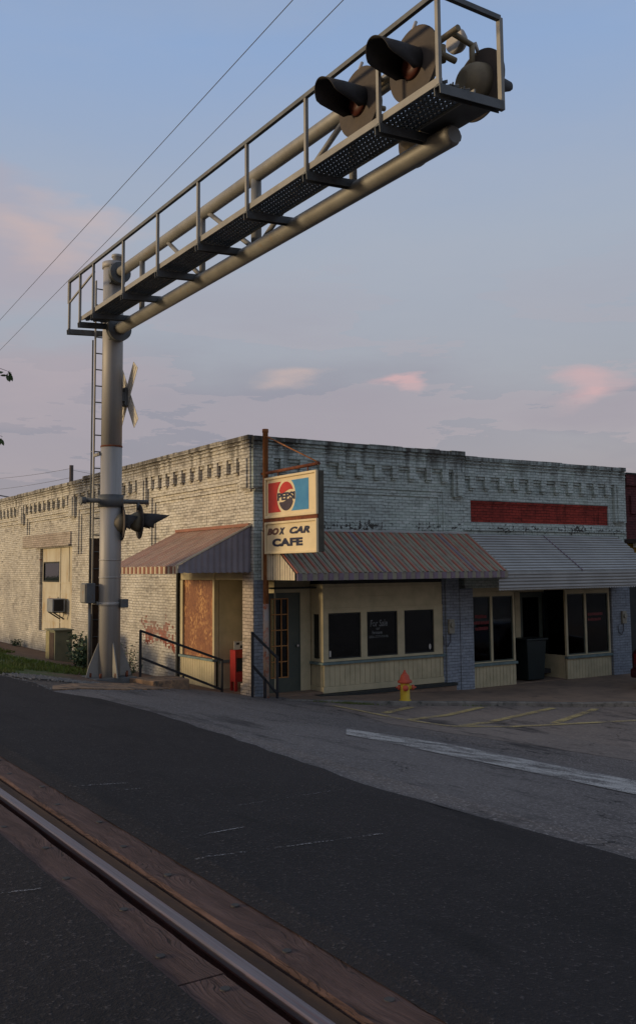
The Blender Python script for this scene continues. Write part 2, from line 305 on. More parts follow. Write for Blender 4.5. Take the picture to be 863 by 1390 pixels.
# ---------------------------------------------------------------- mesh helper
ORI = {}
def origin(o): return ORI.get(o.name, Vector((0, 0, 0)))
class MB:
    def __init__(s): s.v = []; s.f = []; s.sm = []; s.mi = []; s.cur = 0
    def add(s, vs, fs, smooth=False):
        n = len(s.v); s.v += [tuple(v) for v in vs]; s.f += [tuple(i + n for i in f) for f in fs]; s.sm += [smooth] * len(fs); s.mi += [s.cur] * len(fs)
        return s
    def box(s, x0, x1, y0, y1, z0, z1):
        if x0 > x1: x0, x1 = x1, x0
        if y0 > y1: y0, y1 = y1, y0
        if z0 > z1: z0, z1 = z1, z0
        return s.add([(x0, y0, z0), (x1, y0, z0), (x1, y1, z0), (x0, y1, z0), (x0, y0, z1), (x1, y0, z1), (x1, y1, z1), (x0, y1, z1)],
                     [(0, 3, 2, 1), (4, 5, 6, 7), (0, 1, 5, 4), (1, 2, 6, 5), (2, 3, 7, 6), (3, 0, 4, 7)])
    def bar(s, p, q, w, h, up=(0, 0, 1)):
        p = Vector(p); q = Vector(q); d = (q - p).normalized(); up = Vector(up)
        a = d.cross(up)
        if a.length < 1e-4: a = d.cross(Vector((0, 1, 0)))
        a.normalize(); b = a.cross(d).normalized(); a *= w / 2; b *= h / 2
        return s.add([p - a - b, p + a - b, p + a + b, p - a + b, q - a - b, q + a - b, q + a + b, q - a + b],
                     [(0, 1, 2, 3), (7, 6, 5, 4), (0, 4, 5, 1), (1, 5, 6, 2), (2, 6, 7, 3), (3, 7, 4, 0)])
    def rings(s, pts, rads, n=16, cap=True, ax=None):
        pts = [Vector(p) for p in pts]; vs = []; fs = []
        for i, p in enumerate(pts):
            d = (ax and Vector(ax)) or ((pts[min(i + 1, len(pts) - 1)] - pts[max(i - 1, 0)]).normalized())
            a = d.cross(Vector((0, 0, 1)))
            if a.length < 1e-3: a = d.cross(Vector((0, 1, 0)))
            a.normalize(); b = d.cross(a)
            for k in range(n):
                t = 2 * PI * k / n; vs.append(p + (a * math.cos(t) + b * math.sin(t)) * rads[i])
        for i in range(len(pts) - 1):
            for k in range(n):
                fs.append((i * n + k, i * n + (k + 1) % n, (i + 1) * n + (k + 1) % n, (i + 1) * n + k))
        s.add(vs, fs, True)
        if cap: 
            b0 = len(s.v) - len(vs); s.f += [tuple(b0 + k for k in range(n))[::-1], tuple(b0 + (len(pts) - 1) * n + k for k in range(n))]; s.sm += [False] * 2; s.mi += [s.cur] * 2
        return s
    def cyl(s, p, q, r, r2=None, n=16): return s.rings([p, q], [r, r if r2 is None else r2], n, True, (Vector(q) - Vector(p)).normalized())
    def prism(s, poly, fn, d0, d1):
        """poly of 2d points, fn(u,v,d)->3d"""
        n = len(poly); vs = [fn(u, v, d0) for u, v in poly] + [fn(u, v, d1) for u, v in poly]
        fs = [tuple(range(n))[::-1], tuple(range(n, 2 * n))] + [(i, (i + 1) % n, n + (i + 1) % n, n + i) for i in range(n)]
        return s.add(vs, fs)
    def build(s, name, mat, parent=None, bevel=0):
        me = bpy.data.meshes.new(name); o = bpy.data.objects.new(name, me); COL.objects.link(o)
        off = origin(parent) if parent else Vector((0, 0, 0))
        if parent: o.parent = parent; ORI[o.name] = off
        me.from_pydata([(v[0] - off[0], v[1] - off[1], v[2] - off[2]) for v in s.v], [], s.f)
        me.polygons.foreach_set('use_smooth', s.sm)
        for mm in (mat if isinstance(mat, (list, tuple)) else [mat]): me.materials.append(mm)
        me.polygons.foreach_set('material_index', s.mi)
        me.update()
        bm = bmesh.new(); bm.from_mesh(me); bmesh.ops.recalc_face_normals(bm, faces=bm.faces); bm.to_mesh(me); bm.free()
        if bevel:
            md = o.modifiers.new('Bevel', 'BEVEL'); md.width = bevel; md.segments = 2; md.limit_method = 'ANGLE'
        return o
def tag(o, label=None, cat=None, group=None, kind=None):
    if label: o['label'] = label
    if cat: o['category'] = cat
    if group: o['group'] = group
    if kind: o['kind'] = kind
    return o
def thing(name, loc, label, cat, group=None):
    o = bpy.data.objects.new(name, None); o.empty_display_size = .2; COL.objects.link(o); o.location = loc
    ORI[o.name] = Vector(loc); return tag(o, label, cat, group)
def dup(root, delta, label=None):
    def cp(o, par):
        c = o.copy(); COL.objects.link(c); ORI[c.name] = origin(root) + Vector(delta)
        c.parent = par
        for ch in [x for x in bpy.data.objects if x.parent == o]: cp(ch, c)
        return c
    r = cp(root, None); r.location = root.location + Vector(delta)
    if label: r['label'] = label
    return r
def wallpieces(mb, fn, u0, u1, z0, z1, holes):
    """rectangle with rectangular holes -> boxes, fn(ua,ub,za,zb)"""
    us = sorted(set([u0, u1] + [h[0] for h in holes] + [h[1] for h in holes]))
    for a, b in zip(us[:-1], us[1:]):
        hs = sorted([(h[2], h[3]) for h in holes if h[0] < b - 1e-6 and h[1] > a + 1e-6])
        z = z0
        for ha, hb in hs:
            if ha > z: fn(a, b, z, ha)
            z = max(z, hb)
        if z < z1: fn(a, b, z, z1)
def sheet(name, poly, F, off, mat, breaks, label=None, thick=0, kind='structure', fine=None):
    bm = bmesh.new(); vs = [bm.verts.new((x, y, 0)) for x, y in poly]; f = bm.faces.new(vs)
    bmesh.ops.triangulate(bm, faces=[f])
    for x in breaks:
        bmesh.ops.bisect_plane(bm, geom=bm.verts[:] + bm.edges[:] + bm.faces[:], plane_co=(x, 0, 0), plane_no=(1, 0, 0))
    bmesh.ops.recalc_face_normals(bm, faces=bm.faces)
    if bm.faces[:] and bm.faces[0].normal.z < 0: bmesh.ops.reverse_faces(bm, faces=bm.faces)
    for v in bm.verts: v.co.z = F(v.co.x) + off
    if thick:
        r = bmesh.ops.extrude_face_region(bm, geom=bm.faces[:])
        for g in r['geom']:
            if isinstance(g, bmesh.types.BMVert): g.co.z -= thick
        bmesh.ops.recalc_face_normals(bm, faces=bm.faces)
    me = bpy.data.meshes.new(name); bm.to_mesh(me); bm.free(); me.materials.append(mat)
    o = bpy.data.objects.new(name, me); COL.objects.link(o); o['kind'] = kind
    if label: o['label'] = label
    return o
def text(name, body, mat, size, mat4, parent, ext=.004, bold=0, shear=0, align='LEFT', sx=1, spacing=1, label=None, fit=None):
    cu = bpy.data.curves.new(name, 'FONT'); cu.body = body; cu.size = size; cu.extrude = ext; cu.offset = bold; cu.shear = shear
    cu.align_x = align; cu.space_character = spacing; cu.resolution_u = 4
    t = bpy.data.objects.new('tmp', cu); COL.objects.link(t); dg = bpy.context.evaluated_depsgraph_get()
    me = bpy.data.meshes.new_from_object(t.evaluated_get(dg)); bpy.data.objects.remove(t)
    off = Matrix.Translation(-origin(parent)) if parent else Matrix()
    S_ = Matrix.Diagonal((sx, 1, 1, 1))
    if fit:
        x0 = min(v.co.x for v in me.vertices); x1 = max(v.co.x for v in me.vertices); y0 = min(v.co.y for v in me.vertices); y1 = max(v.co.y for v in me.vertices)
        S_ = Matrix.Diagonal((fit[0] / (x1 - x0), fit[1] / (y1 - y0), 1, 1)) @ Matrix.Translation((-x0, -y0, 0))
    me.transform(off @ mat4 @ S_); me.materials.clear(); me.materials.append(mat)
    o = bpy.data.objects.new(name, me); COL.objects.link(o)
    if parent: o.parent = parent; ORI[o.name] = origin(parent)
    if label: o['label'] = label
    return o
def face_mx(x, y, z): return Matrix(((0, 0, -1, x), (-1, 0, 0, y), (0, 1, 0, z), (0, 0, 0, 1)))     # writing that faces -x
def face_my(x, y, z): return Matrix(((1, 0, 0, x), (0, 0, -1, y), (0, 1, 0, z), (0, 0, 0, 1)))      # writing that faces -y

# ================================================================= SETTING
def Gb(x):
    return interp(x, [-60, -6, -1.2, -.1, .0, 2.36, 2.4] + GX, [-2.5, -.7, -.03, -.03, -.12, -.12, -.03] + [z - .03 for z in GZ])
BR = [-60, -6, -1.2, -.1, 0, 2.36, 2.4] + GX
sheet('ground', [(-700, -300), (700, -300), (700, 800), (-700, 800)], Gb, 0, M['ground'], BR)
jag = lambda x, y, s: (x + random.uniform(-s, s), y + random.uniform(-s, s))
def roughen(pts, step, s):
    out = []
    for (a, b), (c, d) in zip(pts[:-1], pts[1:]):
        n = max(1, int(math.hypot(c - a, d - b) / step))
        for i in range(n):
            t = i / n; out.append(jag(a + (c - a) * t, b + (d - b) * t, s))
    out.append(pts[-1]); return out
edge_old = roughen([(4.2, 15.2), (4.8, 15.1), (5.7, 15.65), (6.5, 16.3), (7.4, 17.1), (8.1, 18.0), (8.6, 18.9)], .3, .06)
sheet('road', [(3.2, -60), (90, -60), (90, 17.5), (30, 17.5), (8.6, 18.6)][:4] + edge_old[::-1] + [(3.2, 15.0)], G, .0, M['asph_old'], GX)
park = [(11.15, 16.9), (10.95, 15.9)] + roughen([(10.75, 14.9), (10.57, 13.8), (11.93, 9.56), (14.2, 3.5), (17, -4)], .5, .05) + [(30, -30), (60, -30), (60, 14), (18, 14.6), (14, 16.6), (11.8, 17.6)]
sheet('parking_lot', park, G, .004, M['asph_park'], GX)
dk = [(2.336, -60), (5.5, -60)] + roughen([(5.35, -10), (5.22, 1), (5.24, 4.2), (5.10, 5.2), (4.98, 6.6), (5.2, 9.9), (5.24, 12.6), (5.15, 13.8), (4.72, 14.7), (4.87, 16.3), (4.63, 17.6)], .35, .035) + [(4.2, 18.3), (2.336, 19.2)]
sheet('crossing_asphalt', dk, G, .012, M['asph_new'], GX)
sheet('track_asphalt', [(-.02 + .58, -60), (1.666, -60), (1.666, 19.4), (.56, 19.4)], lambda x: 0, .011, M['asph_new'], [])
sheet('street_asphalt', [(-30, -60), (.1, -60), (.1, 19.6), (-6, 19.6), (-30, 19.6)], lambda x: interp(x, [-60, -6, -1.2], [-2.5, -.7, 0]), .006, M['asph_new'], [-6, -1.2])
# grey stones along the edge of the new asphalt, tan apron, pavement, kerb
sheet('mast_apron', roughen([(4.75, 15.0), (5.66, 15.5), (6.4, 16.1), (7.3, 16.95), (8.0, 17.8), (8.55, 18.65)], .25, .06) + [(7.9, 18.9), (7.4, 18.2), (6.55, 17.35), (6.0, 16.75), (5.0, 15.7)], G, .02, M['tan_concrete'], GX, thick=.06)
KB = [(8.15, 19.35), (8.7, 18.35), (9.35, 17.95), (9.9, 17.83), (11.02, 17.70), (11.6, 17.45), (12.4, 17.0), (13.98, 16.39), (15.61, 15.75), (17.97, 14.4), (22, 11.6), (40, -1)]
back = [(40, 18.44), (10.345, 18.44), (10.345, 22.3), (8.6, 22.6), (8.1, 20.6)]
sheet('sidewalk', KB + back, S, 0, M['concrete'], SX, thick=.3)
def kerbstrip():
    mb = MB(); pts = KB[2:]; L_ = []
    pp = []
    for (a, b), (c, d) in zip(pts[:-1], pts[1:]):
        n = max(1, int(math.hypot(c - a, d - b) / .5))
        for i in range(n): pp.append((a + (c - a) * i / n, b + (d - b) * i / n))
    pp.append(pts[-1])
    vs = []
    for i, (x, y) in enumerate(pp):
        q = pp[min(i + 1, len(pp) - 1)]; r = pp[max(i - 1, 0)]; dx, dy = q[0] - r[0], q[1] - r[1]; l = math.hypot(dx, dy); nx, ny = dy / l, -dx / l
        z = S(x) + .012 + random.uniform(-.004, .004); 
        vs += [(x - nx * .12, y - ny * .12, z - .02), (x - nx * .1, y - ny * .1, z), (x + nx * .015, y + ny * .015, z), (x + nx * .035, y + ny * .035, z - .02), (x + nx * .05, y + ny * .05, min(G(x), z) - .3)]
    fs = []
    for i in range(len(pp) - 1):
        for k in range(4): fs.append((i * 5 + k, i * 5 + k + 1, (i + 1) * 5 + k + 1, (i + 1) * 5 + k))
    mb.add(vs, fs); o = mb.build('kerb', M['kerb']); o['kind'] = 'structure'
kerbstrip()
def line(name, quads, mat, off=.02, F=G, br=GX):
    bm = bmesh.new()
    for q in quads: bm.faces.new([bm.verts.new((x, y, 0)) for x, y in q])
    for x in br: bmesh.ops.bisect_plane(bm, geom=bm.verts[:] + bm.edges[:] + bm.faces[:], plane_co=(x, 0, 0), plane_no=(1, 0, 0))
    bmesh.ops.recalc_face_normals(bm, faces=bm.faces)
    for f in bm.faces:
        if f.normal.z < 0: f.normal_flip()
    for v in bm.verts: v.co.z = F(v.co.x) + off
    me = bpy.data.meshes.new(name); bm.to_mesh(me); bm.free(); me.materials.append(mat); o = bpy.data.objects.new(name, me); COL.objects.link(o); o['kind'] = 'structure'
def st(p, q, w):
    dx, dy = q[0] - p[0], q[1] - p[1]; l = math.hypot(dx, dy); nx, ny = -dy / l * w / 2, dx / l * w / 2
    return [(p[0] + nx, p[1] + ny), (q[0] + nx, q[1] + ny), (q[0] - nx, q[1] - ny), (p[0] - nx, p[1] - ny)]
line('stop_line', [[(8.38, 12.07), (9.2, 11.35), (8.0, 10.2), (7.84, 10.6), (7.70, 11.1)], [(9.2, 11.35), (9.5, 11.0), (9.75, 9.79), (8.08, 9.5), (8.0, 10.2)], [(9.75, 9.79), (10.2, 8.18), (8.64, 6.94), (8.40, 8.4), (8.08, 9.5)], [(10.2, 8.18), (11.2, 5.0), (9.3, 3.6), (8.64, 6.94)]], M['white_line'], .012)
line('parking_lines', [st((11.25, 16.7), (11.3, 14.4), .14), st((11.33, 14.32), (11.6, 13.42), .14), st((11.63, 13.40), (16.2, 12.92), .15), st((16.2, 12.92), (26, 11.8), .15),
      st((11.5, 15.3), (13.1, 16.4), .17), st((11.4, 14.32), (14.6, 15.8), .17), st((12.0, 13.5), (16.1, 15.1), .17), st((14.2, 13.3), (16.9, 14.6), .17), st((17.6, 12.9), (19.6, 13.2), .15)], M['yellow_line'], .016)
line('asphalt_scrapes', [st((2.42, 5.02), (3.1, 5.12), .022), st((3.1, 5.12), (3.94, 5.26), .018), st((1.2, 5.12), (1.56, 5.03), .02), st((2.45, 7.2), (2.95, 7.28), .025), st((2.56, 6.98), (2.98, 7.04), .018), st((2.7, 5.52), (3.1, 5.66), .016), st((3.4, 6.3), (4.7, 6.75), .015)], M['scrape'], .018)

# ================================================================= TRACK
def rail(x, name_label):
    r = thing('rail', (x, 10, 0), name_label, 'rail', 'rails of the track')
    MB().add([(x + a, y, z) for y in (-12, 90) for a, z in ((-.036, -.03), (-.034, -.006), (-.026, 0), (.026, 0), (.034, -.006), (.036, -.03))], [(0, 1, 7, 6), (1, 2, 8, 7), (2, 3, 9, 8), (3, 4, 10, 9), (4, 5, 11, 10)]).build('rail_head', M['rail_head'], r)
    m = MB(); m.box(x - .035, x + .035, -12, 90, -.04, -.0302); m.box(x - .012, x + .012, -12, 90, -.15, -.041); m.box(x - .07, x + .07, -12, 90, -.17, -.151); m.build('rail_web', M['rail_rust'], r)
    m = MB(); m.box(x + .037, x + .105, -12, 19.5, -.12, -.010); m.build('flangeway_filler', M['fill_rust'], r)
    return r
rail(1.992, 'shiny steel rail between the two rows of timbers at lower left')
rail(.45, 'steel rail outside the frame to the left')
def plank(x0, x1, y0, y1, label):
    t = thing('crossing_timber', ((x0 + x1) / 2, (y0 + y1) / 2, -.1), label, 'timber', 'timbers beside the rails')
    vs = []; fs = []; n = int((y1 - y0) / .25) + 1
    for i in range(n + 1):
        y = y0 + (y1 - y0) * i / n; e0 = random.uniform(0, .012); e1 = random.uniform(0, .012); z = .006 + random.uniform(-.003, .003)
        vs += [(x0 + e0, y, -.12), (x0 + e0, y, z - .012), (x0 + e0 + .012, y, z), (x1 - e1 - .012, y, z), (x1 - e1, y, z - .012), (x1 - e1, y, -.12)]
    for i in range(n):
        for k in range(5): fs.append((i * 6 + k, i * 6 + k + 1, (i + 1) * 6 + k + 1, (i + 1) * 6 + k))
    fs += [(0, 1, 2, 3, 4, 5), tuple(n * 6 + k for k in (5, 4, 3, 2, 1, 0))]
    MB().add(vs, fs).build('plank', M['timber'], t)
    k = 0; y = y0 + .3
    while y < y1 - .1:
        x = (x0 + x1) / 2 + (.045 if k % 2 else -.035)
        MB().cyl((x, y, .0), (x, y, .0115), .021, n=10).build('bolt', M['sig_black'], t)
        y += .62; k += 1
    return t
ys = [-6, -1.2, 2.1, 5.22, 9.1, 13.2, 17.0, 19.3]
for i in range(len(ys) - 1):
    nm = ['hidden nearest', 'hidden near', 'nearest', 'second nearest', 'third nearest', 'fourth nearest', 'farthest'][i]
    plank(2.112, 2.366, ys[i] + .004, ys[i + 1] - .004, nm + ' timber on the side of the shiny rail towards the café')
for i, (a, b) in enumerate([(-6, 1.3), (1.3, 3.6), (3.6, 8.1), (8.1, 12.4), (12.4, 16), (16, 19.3)]):
    nm = ['hidden nearest', 'nearest', 'second nearest', 'third nearest', 'fourth nearest', 'farthest'][i]
    plank(1.638, 1.892, a + .004, b - .004, nm + ' timber on the left side of the shiny rail')

# ================================================================= CAFE BUILDING (white corner building)
PX, PY = 10.345, 18.43
cafe = thing('cafe_building', (PX, PY, -1.2), 'one-storey corner café of flaking painted brick with two striped metal awnings', 'building')
XE = 16.55
# walls
side = MB()
WT = .30
X0 = PX + .08   # recessed plane of the panels
Yend = 46
wallpieces(side, lambda a, b, c, d: side.box(X0, X0 + WT, a, b, c, d), 18.44, Yend, -1.7, 4.1, [(18.95, 22.28, -1.7, 1.62), (30.66, 34.18, -.45, 2.47)])
# raised face leaving the sunk panels
panels = [(19.2, 24.15), (25.1, 30.1), (30.98, 35.9), (36.8, 41.6), (42.5, 45.6)]
h1 = [(a, b, 2.2 if a < 30 else 3.02, 3.64) for a, b in panels] + [(18.95, 22.28, -1.7, 1.62), (30.66, 34.18, -.45, 2.47)]
h2 = [(18.95, 22.28, -1.7, 1.62), (30.66, 34.18, -.45, 2.47)] + [(a + .14, b - .14, 2.0 if a < 30 else 3.02, 3.50) for a, b in panels]
wallpieces(side, lambda a, b, c, d: side.box(X0 - .04, X0 - .001, a, b, c, d), 18.45, Yend, -1.7, 4.1, h2)
wallpieces(side, lambda a, b, c, d: side.box(X0 - .08, X0 - .041, a, b, c, d), 18.45, Yend, -1.7, 4.1, h1)
so = side.build('side_wall', M['side_brick'], cafe, bevel=.004); so['label'] = 'long cream painted brick side wall'
def cornice(mb, fn, u0, u1, zt, zb, zr, piers, pz, rw=.2, gap=.5, seed=1, p0=.095, capd=.145):
    """fn(ua,ub,z0,z1,proj) adds a box that projects by proj"""
    rnd = random.Random(seed)
    fn(u0, u1, zr, zt - .12, p0)
    # parapet courses: uneven top
    u = u0
    while u < u1 - .01:
        w = min(rnd.choice([.2, .4, .6, .8]), u1 - u); fn(u, u + w - .003, zt - .119, zt - rnd.uniform(.0, .022), capd + rnd.uniform(-.01, .008)); u += w
    fn(u0, u1, zt - .30, zt - .27, p0 + .02)
    fn(u0, u1, zt - .20, zt - .17, p0 + .035)
    edges = [u0] + [e for p in piers for e in p] + [u1]
    for a, b in zip(edges[0::2], edges[1::2]):
        if b - a < .3: continue
        n = max(1, int(round((b - a) / gap - .35))); sp = (b - a) / n
        for i in range(n):
            c = a + sp * (i + .5)
            j1 = rnd.uniform(-.012, .012); j2 = rnd.uniform(-.012, .012); zj = zb + rnd.uniform(-.012, .018)
            fn(c - rw / 2 + j1, c + rw / 2 + j2, zj, zr - .0005, p0 + rnd.uniform(-.008, .004))
            if rnd.random() > .12: fn(c - rw / 2 + .03, c + rw / 2 - .03, zj - .05, zj - .001, p0 * .55)
        for i in range(n + 1):
            c = a + sp * i; l = max(a, c - sp / 2 + rw / 2 + .004); r = min(b, c + sp / 2 - rw / 2 - .004)
            fn(l, r, zr - .075, zr - .001, p0 * .55)
    for a, b in piers:
        fn(a, b, pz, zr - .001, p0 + .0)
        fn(a + .07, b - .07, pz - .06, pz - .001, p0 * .5)
        fn(a + .1, b - .1, pz + .02, zr - .05, p0 + .035)
cs = MB()
XS = X0 - .08
cornice(cs, lambda a, b, c, d, p: cs.box(XS - p, XS - .0005, a, b, c, d), 18.44, 29.4, 4.69, 3.88, 4.2, [(18.44, 18.92), (24.35, 24.95)], 3.46, seed=3)
cornice(cs, lambda a, b, c, d, p: cs.box(XS - p, XS - .0005, a, b, c, d), 29.402, Yend, 4.62, 3.84, 4.16, [(30.3, 30.85), (36.15, 36.7), (41.8, 42.3)], 3.45, seed=4)
cs.box(XS, XS + .35, 18.46, 29.4, 4.101, 4.56); cs.box(XS, XS + .35, 29.401, Yend, 4.101, 4.5)
cs.build('side_cornice', M['side_brick'], cafe, bevel=.004)
# front wall above the openings and the corner column
fr = MB()
wallpieces(fr, lambda a, b, c, d: fr.box(a, b, PY + .05, PY + .35, c, d), PX + .052, XE, 1.42, 4.1, [])
wallpieces(fr, lambda a, b, c, d: fr.box(a, b, PY + .025, PY + .049, c, d), PX + .004, XE, 1.42, 4.1, [(10.98, 15.74, 1.9, 3.45)])
wallpieces(fr, lambda a, b, c, d: fr.box(a, b, PY + .0, PY + .024, c, d), PX + .004, XE, 1.42, 4.1, [(10.84, 15.88, 2.2, 3.59)])
fo = fr.build('front_wall', M['front_brick'], cafe, bevel=.004); fo['label'] = 'blue grey painted brick upper front'
cf = MB()
cornice(cf, lambda a, b, c, d, p: cf.box(a, b, PY - p, PY - .0005, c, d), PX - .06, 16.56, 4.66, 3.86, 4.16, [(PX - .06, 10.82), (16.17, 16.55)], 3.47, seed=5)
cf.box(PX + .36, 16.56, PY, PY + .35, 4.101, 4.54)
cf.build('front_cornice', M['front_brick'], cafe, bevel=.004)
col_ = MB(); col_.cur = 0
col_.box(PX + .004, 10.68, PY + .002, 18.945, -1.4, 1.419)
col_.build('corner_column', M['pier_brick'], cafe, bevel=.008)
cc = MB(); cc.box(PX - .012, PX + .002, PY + .004, 18.94, -1.4, 1.60); cc.box(PX - .05, PX + .0, PY - .03, 18.96, -1.4, -.88); cc.build('column_facing', M['column_side'], cafe, bevel=.01)
# roof and back
MB().box(X0 + .01, 22.9, 18.9, Yend, 3.6, 3.75).build('roof', M['roof'], cafe)
MB().box(10.7, 22.9, Yend - .3, Yend - .01, -1.7, 3.59).build('back_wall', M['side_brick'], cafe)
# interior: floor, dark rear partition
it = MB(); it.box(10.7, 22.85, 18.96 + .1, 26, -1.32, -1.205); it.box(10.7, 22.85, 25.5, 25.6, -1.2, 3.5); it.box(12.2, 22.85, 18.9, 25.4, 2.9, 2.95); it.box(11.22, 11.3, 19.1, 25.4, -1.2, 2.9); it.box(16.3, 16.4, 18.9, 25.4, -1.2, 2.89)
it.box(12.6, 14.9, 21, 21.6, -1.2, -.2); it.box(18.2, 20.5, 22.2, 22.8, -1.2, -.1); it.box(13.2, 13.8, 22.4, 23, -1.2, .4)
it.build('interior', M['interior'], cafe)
fu = MB()
for tx_, ty_ in ((12.9, 19.6), (14.1, 19.9), (15.2, 19.5)):
    fu.box(tx_ - .4, tx_ + .4, ty_ - .35, ty_ + .35, -.47, -.44); fu.cyl((tx_, ty_, -1.2), (tx_, ty_, -.47), .04)
    for s_ in (-.62, .62):
        fu.box(tx_ + s_ - .2, tx_ + s_ + .2, ty_ - .2, ty_ + .2, -.76, -.72); fu.box(tx_ + s_ * 1.3 - .02, tx_ + s_ * 1.3 + .02, ty_ - .2, ty_ + .2, -.72, -.25)
        for q_ in (-.17, .17): fu.box(tx_ + s_ + q_ - .015, tx_ + s_ + q_ + .015, ty_ - .18, ty_ - .15, -1.2, -.76); fu.box(tx_ + s_ + q_ - .015, tx_ + s_ + q_ + .015, ty_ + .15, ty_ + .18, -1.2, -.76)
fu.build('furniture', pm('cafe furniture', (.16, .11, .08), (.10, .07, .06), 3, rough=.5), cafe)
fu = MB(); fu.box(13.0, 13.7, 21.98, 22.02, .1, .5); fu.box(14.6, 15.6, 25.40, 25.46, .2, .9); fu.box(17.2, 17.9, 21.0, 21.03, -.2, .3); fu.box(20.8, 21.5, 21.4, 21.43, -.3, .2); fu.build('notice_board', M['paper'], cafe)
# bricked side window bay: boards, small window, lintel
bd = MB(); bd.box(X0 + .02, X0 + .05, 30.67, 34.17, -.44, 1.28); bd.box(X0 + .02, X0 + .05, 30.67, 32.2, 1.281, 2.46); bd.box(X0 + .02, X0 + .05, 34.02, 34.17, 1.281, 2.46); bd.box(X0 + .02, X0 + .05, 32.201, 34.019, 1.99, 2.46)
for z in (-.1, .28, .9, 1.25): bd.box(X0 + .005, X0 + .019, 30.68, 34.16, z, z + .025)
bd.box(X0 - .005, X0 + .018, 32.1, 32.18, -.44, 2.46); bd.box(X0 - .002, X0 + .017, 31.2, 31.24, 1.3, 2.45)
bo = bd.build('boarded_panel', M['cream2'], cafe); bo['label'] = 'rust streaked pale boards filling an old opening'
wn = MB(); wn.box(X0 + .0, X0 + .06, 33.97, 34.02, 1.29, 1.99); wn.box(X0 + .0, X0 + .06, 32.2, 32.25, 1.29, 1.99); wn.box(X0, X0 + .06, 32.251, 33.969, 1.94, 1.99); wn.box(X0, X0 + .06, 32.251, 33.969, 1.29, 1.33)
w_ = wn.build('window', M['darktrim'], cafe); MB().box(X0 + .025, X0 + .03, 32.25, 33.97, 1.33, 1.94).build('pane', M['glass'], w_)
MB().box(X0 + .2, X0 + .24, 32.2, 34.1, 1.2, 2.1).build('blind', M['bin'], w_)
lt = MB(); lt.box(XS - .05, XS - .001, 30.75, 36.25, 2.54, 2.98); lt.box(XS - .11, XS - .051, 30.75, 34.6, 2.50, 2.57); lt.build('lintel_band', M['column_side'], cafe, bevel=.01)
# downspout at the edge of the brick
MB().box(XS - .07, XS - .004, 22.29, 22.37, -1.3, 1.66).build('downspout', M['darktrim'], cafe)
# side entrance: chipboard, beaded panel, frames
sd = MB(); sd.box(PX + .05, PX + .09, 20.45, 22.27, -.46, 1.40); p_ = sd.build('boarded_window', M['osb'], cafe); p_['label'] = 'window covered with copper brown chipboard'
fm = MB(); fm.box(PX + .0, PX + .12, 20.36, 20.45, -.46, 1.6); fm.box(PX + .0, PX + .049, 22.12, 22.27, -.46, 1.40); fm.box(PX + .01, PX + .12, 18.96, 20.359, 1.42, 1.6); fm.box(PX + .01, PX + .12, 20.451, 22.27, 1.41, 1.6)
fm.build('window_frame', M['cream'], cafe)
def beads(mb, axis, u0, u1, z0, z1, face, depth, step=.13, gap=.012):
    u = u0
    while u < u1 - .001:
        w = min(step, u1 - u)
        if axis == 'y': mb.box(face, face + depth, u + gap / 2, u + w - gap / 2, z0, z1)
        else: mb.box(u + gap / 2, u + w - gap / 2, face, face + depth, z0, z1)
        u += step
    if axis == 'y': mb.box(face + .012, face + depth + .01, u0, u1, z0, z1 - .001)
    else: mb.box(u0, u1, face + .012, face + depth + .01, z0, z1 - .001)
b1 = MB(); beads(b1, 'y', 20.37, 22.27, -1.2, -.53, PX + .01, .04); b1.build('beaded_panel', M['cream'], cafe)
MB().box(PX - .04, PX + .1, 20.36, 22.28, -.52, -.465).build('sill', M['teal'], cafe, bevel=.006)
# porch walls
pw = MB(); pw.box(PX + .13, 11.17, 20.36, 20.44, -1.25, 1.6); pw.box(11.175, 11.215, 18.96, 20.35, -1.25, 1.6)
pw.box(PX + .06, 12.16, 18.5, 20.35, 1.601, 1.66)
pw.build('porch_wall', M['cream'], cafe)
MB().box(PX + .13, 11.17, 20.33, 20.358, -.56, -.49).build('sill', M['teal'], cafe)
dw = MB(); dw.box(11.88, 12.16, 18.95, 19.03, -1.22, 1.2); dw.box(11.22, 11.879, 18.95, 19.03, 1.11, 1.2); dw.box(11.22, 12.16, 18.951, 19.03, 1.24, 1.6)
dw.build('door_surround', M['cream'], cafe)
MB().box(11.0, 12.2, 18.70, 18.949, 1.2, 1.24).build('door_head', M['darktrim'], cafe)
MB().box(10.45, 12.16, 18.46, 20.36, -1.4, -1.165).build('porch_floor', M['concrete'], cafe)
# door
dr = MB(); dz0, dz1 = -1.17, 1.105
wallpieces(dr, lambda a, b, c, d: dr.box(a, b, 18.965, 19.01, c, d), 11.0, 11.85, dz0, dz1, [(11.08, 11.56, -.83, .97)])
door = dr.build('door', M['door'], cafe); door['label'] = 'dark teal café door glazed with small panes'
MB().box(11.851, 11.879, 18.955, 19.02, dz0, dz1).build('door_jamb', M['door'], cafe)
mu = MB()
for x in (11.08, 11.19, 11.365, 11.54): mu.box(x - .012 + (.012 if x == 11.08 else 0), x + .014, 18.955, 18.975, -.83, .97)
for k in range(6):
    z = -.83 + k * .36; mu.box(11.08, 11.556, 18.958, 18.972, z - .012, z + .012)
mu.build('muntins', M['muntin'], door)
MB().box(11.08, 11.56, 18.985, 18.99, -.83, .97).build('pane', M['glass'], door)
MB().cyl((11.78, 18.96, -.12), (11.78, 18.90, -.12), .028).build('handle', M['chrome'], door)
